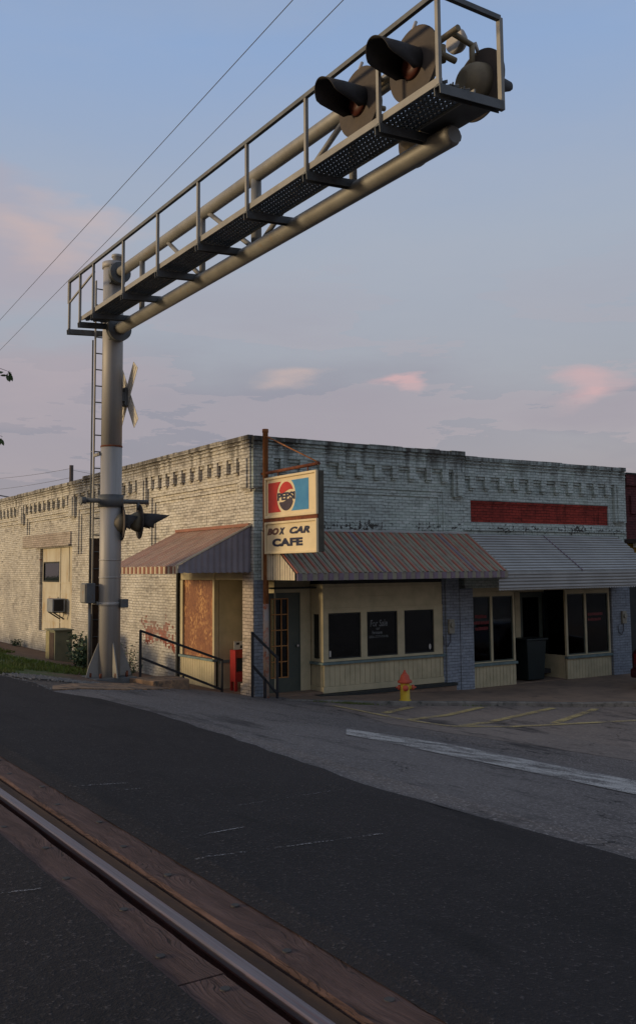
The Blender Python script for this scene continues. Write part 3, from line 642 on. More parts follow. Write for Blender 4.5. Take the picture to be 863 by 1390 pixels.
# window bay of the cafe
wb = MB(); BF = PY + .0
wallpieces(wb, lambda a, b, c, d: wb.box(a, b, BF + .01, BF + .09, c, d), 12.19, 15.79, -.50, .70, [(12.33, 13.26, -.44, .62), (13.44, 14.36, -.44, .62), (14.57, 15.51, -.44, .62)])
wfr = wb.build('window_frame', M['cream'], cafe, bevel=.006)
for a, b in ((12.33, 13.26), (13.44, 14.36), (14.57, 15.51)):
    ww = MB(); wallpieces(ww, lambda u, v, c, d: ww.box(u, v, BF + .035, BF + .08, c, d), a + .001, b - .001, -.439, .619, [(a + .03, b - .03, -.41, .59)])
    w_ = ww.build('window', M['darktrim'], cafe); MB().box(a + .03, b - .03, BF + .055, BF + .06, -.41, .59).build('pane', M['glass'], w_)
fa = MB(); fa.box(12.19, 15.79, BF + .03, BF + .11, .71, 1.3); fa.box(12.19, 15.79, BF + .005, BF + .029, .70, .74); fa.box(12.19, 15.79, BF + .015, BF + .029, 1.20, 1.24); fa.box(12.2, 12.24, BF + .02, BF + .029, .741, 1.199); fa.box(15.72, 15.76, BF + .02, BF + .029, .741, 1.199)
fa.box(13.35, 14.3, BF + .018, BF + .0295, .98, 1.0)
fa.build('fascia', M['cream'], cafe, bevel=.004)
MB().box(12.17, 15.8, BF + .04, BF + .2, 1.301, 1.42).build('beam', M['darktrim'], cafe)
MB().box(12.12, 15.82, BF - .06, BF + .09, -.56, -.505).build('sill', M['teal'], cafe, bevel=.006)
bb = MB(); beads(bb, 'x', 12.2, 15.79, -1.06, -.565, BF + .01, .04, .145, .014); bb.build('beaded_panel', M['cream'], cafe)
MB().box(12.17, 15.8, BF - .005, BF + .06, -1.205, -1.065).build('base_board', M['cream'], cafe, bevel=.006)
# return wall of the bay
rt = MB(); wallpieces(rt, lambda a, b, c, d: rt.box(12.17, 12.23, a, b, c, d), BF + .1, 18.949, -.50, 1.3, [(18.60, 18.86, -.43, .60)])
rt.box(12.17, 12.19, BF, BF + .099, -.5, 1.3)
rt.build('return_wall', M['cream'], cafe)
MB().box(12.2, 12.205, 18.6, 18.86, -.43, .6).build('pane', M['glass'], cafe)
rb = MB(); beads(rb, 'y', BF + .07, 18.949, -1.06, -.565, 12.175, .03, .13); rb.box(12.165, 12.2, BF + .061, 18.949, -1.205, -1.065); rb.build('beaded_panel', M['cream'], cafe)
MB().box(12.12, 12.2, BF + .091, 18.949, -.56, -.505).build('sill', M['teal'], cafe)
# low platform in front of the bay
pf = MB(); pf.box(11.95, 16.06, 18.22, PY + .3, -1.28, -1.212); pf.build('platform_edge', M['darktrim'], cafe)
MB().box(11.97, 16.04, 18.24, PY + .3, -1.7, -1.281).build('platform', M['concrete'], cafe)
# pier between the two fronts
pr = MB(); pr.box(15.86, 16.3, PY - .06, PY + .4, -1.6, 1.419); pr.box(15.801, 15.859, PY + .0, PY + .3, -1.3, 1.419)
pr.build('brick_pier', M['pier_brick'], cafe, bevel=.006)
# bay writing
text('window_writing', 'For Sale', M['chalk'], .24, face_my(13.56, BF + .053, .26), cafe, ext=.001, bold=.004, shear=.12, label='chalky white writing on the middle pane', fit=(.52, .16))
text('window_writing', 'or', M['chalk'], .15, face_my(13.74, BF + .053, .18), cafe, ext=.001, bold=.003, fit=(.11, .05))
text('window_writing', 'lease', M['chalk'], .15, face_my(13.62, BF + .053, .08), cafe, ext=.001, bold=.003, fit=(.30, .085))
text('window_writing', '256-577-2146', M['chalk'], .12, face_my(13.52, BF + .053, -.01), cafe, ext=.001, bold=.003, fit=(.58, .06))
ov = MB(); ov.prism([(15.4 + .035 * math.cos(t * PI / 8), -.30 + .07 * math.sin(t * PI / 8)) for t in range(16)], lambda u, v, d: (u, BF + d, v), .050, .053); ov.build('window_sticker', M['paper'], cafe)
MB().box(12.36, 12.42, BF + .05, BF + .053, -.39, -.25).build('window_sticker', M['paper'], cafe)

# ---- corrugated sheets
def corr(mb, A, B, D, period, depth, nrm, mats, duty=.5, prof='trap', pair=None):
    """corrugated sheet. A->B is the run across the ribs, D the vector down the ribs"""
    A = Vector(A); B = Vector(B); D = Vector(D); nrm = Vector(nrm).normalized(); Ln = (B - A).length; dr_ = (B - A).normalized(); n = int(round(Ln / period)); per = Ln / n
    pr_ = []
    for i in range(n):
        u = i * per
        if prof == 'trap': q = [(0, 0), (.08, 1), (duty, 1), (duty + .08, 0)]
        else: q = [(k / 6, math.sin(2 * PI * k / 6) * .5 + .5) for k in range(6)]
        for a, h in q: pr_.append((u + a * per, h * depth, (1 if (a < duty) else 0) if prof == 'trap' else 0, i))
    pr_.append((Ln, 0, 0, n))
    rj = random.Random(5); jit = [1 + rj.uniform(-.008, .010) for _ in range(n + 2)]
    for (u0, h0, m0, i0), (u1, h1, m1, _) in zip(pr_[:-1], pr_[1:]):
        p = A + dr_ * u0 + nrm * h0; q = A + dr_ * u1 + nrm * h1
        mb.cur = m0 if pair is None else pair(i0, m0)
        mb.add([p, q, q + D * jit[i0], p + D * jit[i0]], [(0, 1, 2, 3)], prof != 'trap')
    mb.cur = 0
def awning_slope(parent, label, A, B, D, period, depth, mats, **kw):
    mb = MB(); nn = (Vector(B) - Vector(A)).cross(Vector(D)); nn = nn if nn.z > 0 else -nn
    corr(mb, A, B, D, period, depth, nn, mats, **kw)
    o = mb.build('awning', mats, parent); o['label'] = label
    md = o.modifiers.new('Solid', 'SOLIDIFY'); md.thickness = .003
    return o
# awning 1 (over the side entrance)
yA, yB = 18.56, 22.45
aw1 = awning_slope(cafe, 'reddish brown ribbed awning over the side entrance', (XS - .01, yA, 2.63), (XS - .01, yB, 2.63), (8.55 - XS + .01, 0, 1.74 - 2.63), .15, .004, [M['awn_red'], M['awn_cream']], duty=.16)
fg = MB(); corr(fg, (8.55, yA, 1.735), (8.55, yB, 1.735), (0, 0, -.16), .25, .015, (-1, 0, 0), None, duty=.5)
fg.build('fringe', [M['awn_cream'], M['awn_red']], aw1)
ec = MB(); n = 12; x0, x1 = 8.57, XS - .02
for i in range(n):
    a = x0 + (x1 - x0) * i / n; b = x0 + (x1 - x0) * (i + 1) / n; zt = lambda x: 1.74 + (x - 8.55) / (XS - 8.56) * .88
    off = .012 if i % 2 else 0
    m_ = (a + b) / 2
    ec.add([(a, yA - .012, 1.60), (b, yA - .012, 1.60), (b, yA - .012, zt(b)), (a, yA - .012, zt(a)), (m_, yA - .035, 1.585), (m_, yA - .035, zt(m_))], [(0, 4, 5, 3), (4, 1, 2, 5)])
e_ = ec.build('end_panel', M['awn_grey'], aw1); md = e_.modifiers.new('Solid', 'SOLIDIFY'); md.thickness = .004
tr = MB(); tr.bar((8.53, yA - .02, 1.76), (XS, yA - .02, 2.66), .05, .035); tr.bar((8.53, yA - .02, 1.76), (8.53, yA - .02, 1.59), .05, .03, (1, 0, 0)); tr.build('trim', M['awn_cream'], aw1)
hd = MB(); hd.box(XS - .07, XS - .001, yA, yB, 2.62, 2.69); hd.build('wall_flashing', M['awn_red'], aw1)
ef = MB(); ef.bar((8.6, yA + .02, 1.66), (XS, yA + .02, 1.66), .04, .05); ef.bar((8.6, yA, 1.66), (8.6, yB, 1.66), .04, .05); ef.bar((8.6, yB - .03, 1.66), (XS, yB - .03, 1.66), .04, .05); ef.build('awning_frame', M['steel_dark'], aw1)
# awning 2 (front of the cafe)
xa, xb = 10.52, 16.62
rr = random.Random(11); pat = [rr.random() for _ in range(80)]
aw2 = awning_slope(cafe, 'long front awning of faded green and flaking red ribs', (xa, PY - .085, 2.53), (xb, PY - .085, 2.53), (0, 16.92 - PY + .085, 1.56 - 2.53), .135, .02, [M['awn_green'], M['awn_rust'], M['awn_mauve']], duty=.45, pair=lambda i, m: (1 if (i % 2 == 0) else (2 if pat[i] > .85 else 0)) if m else 0)
fg = MB(); corr(fg, (xa, 16.92, 1.56), (xb, 16.92, 1.56), (0, 0, -.15), .27, .02, (0, -1, 0), None, duty=.5)
fg.build('fringe', [M['awn_green'], M['awn_mauve']], aw2)
ec = MB(); n = 14; y0_, y1_ = 16.94, PY - .08
for i in range(n):
    a = y0_ + (y1_ - y0_) * i / n; b = y0_ + (y1_ - y0_) * (i + 1) / n; zt = lambda y: 1.56 + (y - 16.92) / (PY - .085 - 16.92) * .96; m_ = (a + b) / 2
    bq = a + (b - a) * .82
    ec.cur = 0; ec.add([(xa - .03, a, 1.42), (xa - .03, bq, 1.42), (xa - .03, bq, zt(bq)), (xa - .03, a, zt(a))], [(0, 1, 2, 3)])
    ec.cur = 1; ec.add([(xa - .03, bq, 1.42), (xa - .005, (bq + b) / 2, 1.43), (xa - .03, b, 1.42), (xa - .03, b, zt(b)), (xa - .005, (bq + b) / 2, zt(bq)), (xa - .03, bq, zt(bq))], [(0, 1, 4, 5), (1, 2, 3, 4)])  # dark colour in the gaps stands in for shade between the ribs
e_ = ec.build('end_panel', [M['awn_cream'], M['steel_dark']], aw2); md = e_.modifiers.new('Solid', 'SOLIDIFY'); md.thickness = .004
fl = MB(); fl.box(xa, xb, PY - .13, PY - .071, 2.52, 2.57); fl.build('wall_flashing', M['awn_white'], aw2)
ef = MB(); ef.bar((xa, 17.0, 1.49), (xb, 17.0, 1.49), .05, .05); ef.bar((xa + .03, 17, 1.49), (xa + .03, PY, 1.49), .04, .04); ef.bar((xb - .03, 17, 1.49), (xb - .03, PY, 1.49), .04, .04); ef.bar((13.5, 17, 1.49), (13.5, PY, 1.49), .04, .04); ef.build('awning_frame', M['steel_dark'], aw2)

# ================================================================= SHOP BUILDING (second front)
shop = thing('shop_building', (16.6, PY, -1.45), 'one-storey pale blue brick shop with a long red panel and a grey corrugated awning', 'building')
XR = 22.95
f2 = MB()
wallpieces(f2, lambda a, b, c, d: f2.box(a, b, PY + .05, PY + .35, c, d), XE + .004, XR, 1.12, 4.0, [])
wallpieces(f2, lambda a, b, c, d: f2.box(a, b, PY + .0, PY + .049, c, d), XE + .004, XR, 1.12, 4.0, [(16.82, 22.19, 2.84, 3.41)])
f2.build('front_wall', M['front_brick'], shop, bevel=.004)
rp = MB(); rp.box(16.83, 22.18, PY + .04, PY + .0495, 2.845, 3.40); rp.box(16.83, 22.18, PY + .02, PY + .0395, 3.33, 3.405); r_ = rp.build('sign_panel', M['red_panel'], shop); r_['label'] = 'long sunk panel painted red'
c2 = MB()
cornice(c2, lambda a, b, c, d, p: c2.box(a, b, PY - p, PY - .0005, c, d), 16.575, 22.87, 4.56, 3.72, 4.03, [(22.38, 22.86)], 2.93, seed=8)
c2.box(16.575, 22.87, PY, PY + .35, 4.001, 4.44)
c2.box(16.56, 22.9, PY - .05, PY - .002, 2.62, 2.66)
c2.build('front_cornice', M['front_brick'], shop, bevel=.004)
pr = MB(); pr.box(16.303, 16.745, PY - .09, PY + .4, -1.7, 1.119); pr.build('brick_pier', M['pier_brick'], shop, bevel=.006); pr = MB(); pr.box(22.14, XR - .01, PY - .04, PY + .4, -1.7, 1.119); pr.build('brick_pier', M['pier_brick'], shop, bevel=.006)
MB().box(XR - .3, XR - .005, PY + .41, Yend, -1.7, 4.2).build('party_wall', M['red_brick'], shop)
def storefront(x0, x1, mull):
    fr_ = MB(); holes = []; xs = [x0 + .03] + [m for m in mull] + [x1 - .03]
    for a, b in zip(xs[:-1], xs[1:]): holes.append((a + .035, b - .035, -.79, .90))
    wallpieces(fr_, lambda a, b, c, d: fr_.box(a, b, PY + .01, PY + .08, c, d), x0, x1, -.82, 1.02, holes)
    f_ = fr_.build('window_frame', M['cream'], shop, bevel=.005)
    for h in holes:
        ww = MB(); wallpieces(ww, lambda u, v, c, d: ww.box(u, v, PY + .03, PY + .07, c, d), h[0] + .001, h[1] - .001, h[2] + .001, h[3] - .001, [(h[0] + .03, h[1] - .03, h[2] + .03, h[3] - .03)])
        w_ = ww.build('window', M['door'], shop); MB().box(h[0] + .03, h[1] - .03, PY + .05, PY + .055, h[2] + .03, h[3] - .03).build('pane', M['glass'], w_)
    MB().box(x0 - .02, x1 + .02, PY - .05, PY + .09, -.89, -.825).build('sill', M['teal'], shop, bevel=.005)
    b_ = MB(); beads(b_, 'x', x0, x1, -1.45, -.895, PY + .01, .04, .12, .012); b_.build('beaded_panel', M['cream'], shop)
    MB().box(x0, x1, PY - .02, PY + .07, -1.56, -1.455).build('base_board', M['darktrim'], shop)
storefront(16.76, 18.31, [17.47])
storefront(20.27, 22.1, [21.08])
hb = MB(); hb.box(16.75, 22.13, PY + .02, PY + .3, 1.021, 1.119); hb.build('beam', M['cream'], shop)
en = MB(); en.box(18.31, 20.27, PY + .1, 19.8, -1.7, -1.43); en.build('entry_floor', M['concrete'], shop)
en = MB(); en.box(18.25, 18.31, PY + .1, 19.3, -1.45, -.8); en.box(20.27, 20.33, PY + .1, 19.3, -1.45, -.8); en.box(18.25, 20.33, 19.3, 19.36, .95, 1.6); en.box(19.13, 19.33, 19.25, 19.36, -1.43, .95); en.build('entry_frame', M['cream'], shop)
for bx_ in ((18.27, 18.29, PY + .1, 19.3, -.8, .95), (20.29, 20.31, PY + .1, 19.3, -.8, .95), (18.3, 19.13, 19.32, 19.33, -1.2, .95)): MB().box(*bx_).build('entry_glass', M['glass'], shop)
dd = MB(); wallpieces(dd, lambda a, b, c, d: dd.box(a, b, 19.3, 19.345, c, d), 19.335, 20.25, -1.42, .94, [(19.47, 20.12, -.9, .8)]); d_ = dd.build('door', M['door'], shop); MB().box(19.47, 20.12, 19.32, 19.325, -.9, .8).build('pane', M['glass'], d_)
def dabs(x0, x1, z, h, seed):
    rnd = random.Random(seed); m = MB(); x = x0
    while x < x1: w = rnd.uniform(.025, .06); m.box(x, min(x + w, x1 + .02), PY + .044, PY + .047, z + rnd.uniform(-.006, .006), z + h * rnd.uniform(.7, 1)); x += w + rnd.uniform(.008, .018)
    return m.build('window_lettering', M['redink'], shop)
dabs(16.92, 17.3, .34, .09, 1)['label'] = 'small dim red lettering on the left pane'
dabs(16.86, 17.42, .18, .09, 2); dabs(16.92, 17.36, .03, .09, 3); dabs(21.2, 21.82, .27, .08, 4); dabs(21.2, 21.76, .12, .08, 5)
# corrugated awning with ribs along the wall
xa, xb = 16.66, 22.42
mb = MB(); AA = Vector((xa, PY - .06, 2.50)); DD = Vector((0, 17.0 - PY + .06, 1.535 - 2.50))
nn = DD.cross(Vector((1, 0, 0))); nn = nn if nn.z > 0 else -nn
corr(mb, AA, AA + DD, (xb - xa, 0, 0), .118, .022, nn, None, prof='trap', duty=.62); aw3 = mb.build('awning', [M['awn_groove_shade'], M['awn_white']], shop); aw3['label'] = 'grey white corrugated metal awning'
mb = MB(); corr(mb, (16.36, 16.995, 1.53), (16.36, 16.995, 1.12), (xb - 16.36 + .02, 0, 0), .082, .022, (0, -1, 0), None, prof='trap', duty=.58); mb.build('valance', [M['awn_groove_shade'], M['awn_white']], aw3)
sc_ = MB(); nsc = 62
for i in range(nsc):
    a = 16.36 + (xb + .02 - 16.36) * i / nsc; w = (xb + .02 - 16.36) / nsc
    sc_.add([(a + w * k / 6, 16.992, 1.12 - .035 * math.sin(PI * k / 6)) for k in range(7)] + [(a + w, 16.992, 1.125), (a, 16.992, 1.125)], [tuple(range(9))])
sc_.build('scalloped_edge', M['awn_white'], aw3)
en = MB(); en.add([(xb, 17.0, 1.12), (xb, PY - .02, 1.12), (xb, PY - .02, 2.49), (xb, 17.0, 1.54)], [(0, 1, 2, 3)]); e_ = en.build('end_panel', M['awn_white'], aw3)
sm = MB(); q0 = Vector((19.38, PY - .08, 2.52)); sm.bar(q0, q0 + DD + Vector((.0, 0, .008)), .03, .012); sm.build('seam', M['awn_mauve'], aw3)
ef = MB(); ef.bar((16.7, 17.05, 1.2), (xb, 17.05, 1.2), .04, .04); ef.bar((19.4, 17.05, 1.2), (19.4, PY, 1.2), .04, .04); ef.build('awning_frame', M['steel_dark'], aw3)

# ================================================================= MAROON NEIGHBOUR
nb = thing('brick_neighbour', (XR, PY, -1.5), 'dark maroon brick building at the right edge with a mustard band', 'building')
w3 = MB(); w3.box(XR + .002, 31, PY + .0, PY + .4, 1.9, 4.3); w3.box(XR + .002, 31, PY - .08, PY + .4, 4.05, 4.38)
for i in range(8): w3.box(23.15 + i, 23.4 + i, PY - .07, PY - .001, 3.2, 3.75)
w3.box(XR + .005, 31, 19, Yend, 3.5, 3.6); w3.box(30.7, 31, PY + .41, Yend, -1.7, 4.3)
w3.build('brick_wall', M['red_brick'], nb, bevel=.004)
MB().box(XR, 31.02, PY - .10, PY + .42, 4.381, 4.43).build('coping', M['darktrim'], nb)
MB().box(XR - .1, 31, PY - .9, PY - .001, 2.33, 2.45).build('canopy', M['dark_canopy'], nb)
MB().box(XR + .005, 31, PY - .04, PY + .1, 1.35, 2.32).build('fascia', M['yellow_wall'], nb)
MB().box(23.0, 24.0, PY - .5, PY - .2, 2.2, 2.329).build('canopy_lamp', M['lamp_white'], nb)
lo = MB(); lo.box(23.0, 31, PY + .05, PY + .2, -1.7, 1.349); lo.build('shop_front', M['darktrim'], nb)
for i in range(3):
    MB().box(23.35 + i * 2.4, 25.4 + i * 2.4, PY + .03, PY + .049, -.8, 1.1).build('window', M['glass'], nb)

# ================================================================= SMALL WALL THINGS
def meter(x, y, label):
    t = thing('electric_meter', (x, y, .1), label, 'electric meter', 'meters on the brick piers')
    m = MB(); m.box(x - .09, x + .09, y - .07, y, .0, .36); m.build('box', M['meter'], t, bevel=.015)
    MB().cyl((x, y - .071, .22), (x, y - .12, .22), .065).build('dial', M['meter'], t)
    m = MB(); m.rings([(x - .02, y - .03, 0), (x - .03, y - .03, -.2), (x - .12, y - .03, -.32), (x - .24, y - .03, -.25), (x - .26, y - .03, -.05)], [.012] * 5, 6); m.build('cable', M['wire'], t)
meter(15.98, PY - .062, 'small beige meter box on the pier between the two shop fronts')
meter(22.6, PY - .042, 'beige meter box with a looped cable on the right-hand blue pier')
ac = thing('air_conditioner', (10.1, 31.5, .3), 'grey window air conditioner sticking out of the cream side wall', 'air conditioner')
m = MB(); m.box(9.93, X0 - .06, 31.35, 31.95, .3, .74); m.build('case', M['ac_grey'], ac, bevel=.01)
m = MB(); 
for i in range(6): m.box(9.98 + i * .055, 10.01 + i * .055, 31.335, 31.349, .34, .70)
m.box(9.98, 10.31, 31.344, 31.3495, .33, .71)
m.build('grille', M['black_grille'], ac)
m = MB(); m.bar((9.98, 31.4, .29), (X0 - .07, 31.4, .05), .04, .04); m.bar((9.98, 31.9, .29), (X0 - .07, 31.9, .05), .04, .04); m.box(9.97, 10.3, 31.36, 31.94, .27, .299); m.build('bracket', M['darktrim'], ac)
lv = thing('wall_louvre', (X0, 32.9, .3), 'rusty slatted vent in the wall beside the air conditioner', 'vent')
m = MB(); m.box(X0 - .02, X0 + .004, 32.3, 33.3, .26, .78); m.build('vent_frame', M['cream2'], lv)
m = MB()
for i in range(8): m.box(X0 - .035, X0 - .021, 32.36, 33.24, .30 + i * .056, .33 + i * .056)
m.build('slats', M['rust_dark'], lv)
cb = thing('utility_cabinet', (8.7, 26.9, -.9), 'olive green sheet metal cabinet standing on dirt by the side wall', 'cabinet')
m = MB(); m.box(8.5, 9.0, 26.55, 27.35, -.92, -.02); m.build('case', M['cabinet'], cb, bevel=.01)
m = MB(); m.box(8.485, 8.499, 27.02, 27.34, -.86, -.05); m.build('side_panel', M['cabinet_sunlit'], cb)
m = MB(); m.box(8.488, 8.499, 26.62, 27.01, -.84, -.08); m.build('opening', M['guard'], cb)
m = MB(); m.box(8.46, 9.04, 26.5, 27.4, -.019, .01); m.build('lid', M['cabinet'], cb)
# entry step beside the mast and handrails
stp = MB(); 
stp.add([(7.75, 17.9, -.95), (8.75, 18.35, -.95), (8.75, 19.15, -.95), (7.55, 18.9, -.95), (7.75, 17.9, -.56), (8.75, 18.35, -.62), (8.75, 19.15, -.62), (7.55, 18.9, -.56)], [(0, 1, 2, 3), (4, 5, 6, 7), (0, 1, 5, 4), (1, 2, 6, 5), (2, 3, 7, 6), (3, 0, 4, 7)])
so = stp.build('concrete_step', M['tan_concrete'], bevel=.02); tag(so, 'tan concrete step block beside the foot of the signal mast', 'step')
def handrail(posts, rails, label):
    t = thing('handrail', posts[0][0], label, 'handrail', 'black handrails at the café entrance')
    for p, q in posts: MB().bar(p, q, .05, .05, (1, 0, 0)).build('post', M['rail_black'], t, bevel=.006)
    for p, q in rails: MB().bar(p, q, .05, .05).build('rail', M['rail_black'], t, bevel=.006)
handrail([((8.0, 19.2, -.75), (8.0, 19.2, .37)), ((9.0, 19.2, -1.05), (9.0, 19.2, -.65)), ((9.95, 19.2, -1.2), (9.95, 19.2, -.38))],
         [((7.98, 19.2, .375), (9.97, 19.2, -.375)), ((8.0, 19.2, -.2), (9.95, 19.2, -1.02))], 'longer black sloping handrail left of the corner column')
handrail([((10.12, 18.1, -1.15), (10.12, 18.1, .29)), ((10.43, 18.1, -1.2), (10.43, 18.1, -.72)), ((10.74, 18.1, -1.22), (10.74, 18.1, -.30))],
         [((10.10, 18.1, .30), (10.76, 18.1, -.30)), ((10.12, 18.1, -.41), (10.74, 18.1, -1.06))], 'short steep black handrail in front of the corner column')
# newspaper box
NB0 = len(bpy.data.objects)
nbx = thing('newspaper_box', (10.75, 19.95, -1.17), 'red newspaper box with a card on top in the porch', 'newspaper box')
m = MB(); m.box(10.35, 10.38, 19.72, 19.98, -.95, -.22); m.box(10.72, 10.75, 19.72, 19.98, -.95, -.22); m.box(10.38, 10.72, 19.93, 19.98, -.95, -.22); m.box(10.38, 10.72, 19.72, 19.929, -.95, -.72)
m.add([(10.38, 19.73, -.40), (10.72, 19.73, -.40), (10.72, 19.83, -.22), (10.38, 19.83, -.22)], [(0, 1, 2, 3)])
m.build('case', M['news_red'], nbx)
m = MB()
for x in (10.35, 10.69):
    for y in (19.72, 19.92): m.box(x, x + .06, y, y + .06, -1.165, -.951)
m.build('legs', M['news_red'], nbx)
m = MB(); m.box(10.38, 10.72, 19.80, 19.81, -.715, -.42); m.build('window', M['black_grille'], nbx)
m = MB(); m.box(10.36, 10.64, 19.8, 19.81, -.21, -.02); m.build('card', M['paper'], nbx)
m = MB(); m.box(10.42, 10.5, 19.794, 19.799, -.1, -.05); m.box(10.52, 10.6, 19.794, 19.799, -.18, -.12); m.build('card_print', M['black_grille'], nbx)
for o_ in [x for x in bpy.data.objects if x.parent == nbx]: o_.location.x += .22
# bin in the shop entrance
bn = thing('waste_bin', (19.2, 19.0, -1.43), 'dark green wheeled bin standing in the shop entrance', 'bin')
m = MB(); m.add([(18.95, 18.62, -1.4), (19.55, 18.62, -1.4), (19.55, 19.08, -1.4), (18.95, 19.08, -1.4), (18.88, 18.58, -.35), (19.62, 18.58, -.35), (19.62, 19.14, -.35), (18.88, 19.14, -.35)], [(0, 1, 2, 3), (4, 5, 6, 7), (0, 1, 5, 4), (1, 2, 6, 5), (2, 3, 7, 6), (3, 0, 4, 7)]); m.build('body', M['bin'], bn, bevel=.02)
m = MB(); m.box(18.84, 19.66, 18.54, 19.18, -.345, -.29); m.build('lid', M['bin'], bn, bevel=.015)

# ================================================================= FIRE HYDRANT
hx, hy = 13.28, 16.83; hz = S(hx)
hyd = thing('fire_hydrant', (hx, hy, hz), 'yellow fire hydrant with an orange red bonnet behind the kerb', 'hydrant')
m = MB(); m.rings([(hx, hy, hz + z) for z in (-.04, 0, .03, .035, .40, .405)], [.14, .14, .135, .108, .105, .10], 24); m.build('barrel', M['hyd_yellow'], hyd)
m = MB(); m.rings([(hx, hy, hz + z) for z in (.395, .40, .44, .455, .47, .52, .57, .60, .605)], [.12, .158, .165, .15, .112, .105, .085, .055, .045], 24); m.rings([(hx, hy, hz + z) for z in (.60, .61, .625, .64, .68)], [.045, .048, .045, .024, .02], 8); m.build('bonnet', M['hyd_red'], hyd)
def nozzle(dx, dy, r, l):
    d = Vector((dx, dy, 0)).normalized(); b = Vector((hx, hy, hz + .30))
    MB().cyl(b + d * .09, b + d * (.09 + l), r * .85, n=16).build('nozzle', M['hyd_yellow'], hyd)
    MB().rings([b + d * (.09 + l), b + d * (.10 + l), b + d * (.14 + l), b + d * (.15 + l), b + d * (.155 + l), b + d * (.19 + l)], [r, r * 1.15, r * 1.1, r * .8, .02, .016], 14).build('cap', M['hyd_red'], hyd)
nozzle(-.55, -.84, .058, .05); nozzle(.84, -.55, .05, .06); nozzle(-.84, .55, .05, .01)

# ================================================================= POLE SIGN
spx, spy = 10.49, 18.15
sg = thing('pole_sign', (spx, spy, -1.15), 'rusty pole carrying a lit-box style café sign with red and blue panel', 'sign')
m = MB(); m.rings([(spx, spy, z) for z in (-1.25, 4.70, 4.705, 4.78)], [.062, .062, .072, .07], 16); m.build('post', M['rust'], sg)
m = MB(); m.rings([(spx, spy, -1.2), (spx, spy, 0), (spx, spy, .9)], [.0655, .0655, .064], 16); m.build('post_patch', pm('pale weathered pipe', (.36, .25, .17), (.28, .28, .28), 2, rough=.9, c3=(.3, .09, .04), s3=4, lo3=.5, hi3=.6), sg)
m = MB(); m.cyl((spx, 18.62, 3.78), (spx, 15.98, 3.80), .036, n=12); m.build('arm', M['rust_dark'], sg)
m = MB(); m.cyl((spx, spy, 4.63), (spx, 16.05, 3.84), .016, n=8); m.build('stay_rod', M['rust'], sg)
yl, yr = 18.06, 15.97; xf = 10.43; xk = 10.60
m = MB(); m.box(xf + .03, xk, yr, yl, 2.0, 3.66); m.build('cabinet', M['sign_side'], sg, bevel=.01)
def frm(z0, z1, ya, yb, w, x0, x1, nm):
    mm = MB(); wallpieces(mm, lambda a, b, c, d: mm.box(x0, x1, a, b, c, d), ya, yb, z0, z1, [(ya + w, yb - w, z0 + w, z1 - w)]); return mm.build(nm, M['sign_cream'], sg, bevel=.012)
frm(2.76, 3.665, yr - .005, yl + .005, .055, xf - .03, xf + .029, 'frame'); frm(1.985, 2.68, yr - .005, yl + .005, .05, xf - .03, xf + .029, 'frame')
m = MB(); m.box(xf + .0, xf + .029, yr, yl, 2.681, 2.759); m.build('divider', M['rust_dark'], sg)
m = MB(); m.box(xf + .012, xf + .0295, yr + .05, yl - .05, 2.815, 3.61); up_ = m.build('upper_face', M['sign_cream'], sg)
m = MB(); m.box(xf + .012, xf + .0295, yr + .05, yl - .05, 2.035, 2.63); lo_ = m.build('lower_face', M['sign_cream'], sg)
for ya in (17.6, 16.4): MB().cyl((spx, ya, 3.66), (spx, ya, 3.77), .015, n=8).build('hanger', M['rust_dark'], sg)
# printed panel on the upper face: red left, blue right, round badge between
zc, rc = 3.21, .385; yc = 17.19; z0, z1 = 2.885, 3.535
def arc(side, n=24):
    a0 = math.asin((z0 - zc) / rc); a1 = math.asin((z1 - zc) / rc); pts = []
    for i in range(n + 1):
        a = a0 + (a1 - a0) * i / n; pts.append((yc + side * rc * math.cos(a), zc + rc * math.sin(a)))
    return pts
fnx = lambda u, v, d: (xf + d, u, v)
m = MB(); m.prism(arc(1) + [(17.94, z1), (17.94, z0)], fnx, .006, .0115); m.build('print_red', M['sign_red'], up_)
m = MB(); m.prism(arc(-1) + [(16.30, z1), (16.30, z0)], fnx, .006, .0115); m.build('print_blue', M['sign_blue'], up_)
rg = .31
def wave(y, s): return zc + s * .105 + .035 * math.sin((yc - y) / rg * PI * .9) 
top = [(yc + rg * math.cos(a), zc + rg * math.sin(a)) for a in [math.asin(.42) + (PI - 2 * math.asin(.42)) * i / 20 for i in range(21)]]
m = MB(); m.prism(top + [(yc + rg * math.cos(math.asin(.42)) * (-1 + 2 * i / 12), wave(yc + rg * .9 * (-1 + 2 * i / 12), 1)) for i in range(1, 12)], fnx, .006, .0115); m.build('print_badge_top', M['sign_red'], up_)
bot = [(yc + rg * math.cos(a), zc + rg * math.sin(a)) for a in [PI + math.asin(.42) + (PI - 2 * math.asin(.42)) * i / 20 for i in range(21)]]
m = MB(); m.prism(bot + [(yc + rg * math.cos(math.asin(.42)) * (1 - 2 * i / 12), wave(yc + rg * .9 * (1 - 2 * i / 12), -1) + .02) for i in range(1, 12)], fnx, .006, .0115); m.build('print_badge_bottom', M['sign_globe'], up_)
tx = xf + .0095
text('lettering', 'PEPSI', M['sign_navy'], .205, face_mx(tx, 17.55, zc - .085), up_, ext=.002, bold=.010, spacing=.98, fit=(.72, .17))
text('lettering', 'BO', M['sign_brown'], .27, face_mx(tx, 18.0, 2.395), lo_, ext=.002, bold=.019, shear=.28, spacing=1.06, fit=(.50, .15))
text('lettering', 'X', M['sign_navy'], .27, face_mx(tx, 17.50, 2.395), lo_, ext=.002, bold=.026, shear=.28, fit=(.26, .15))
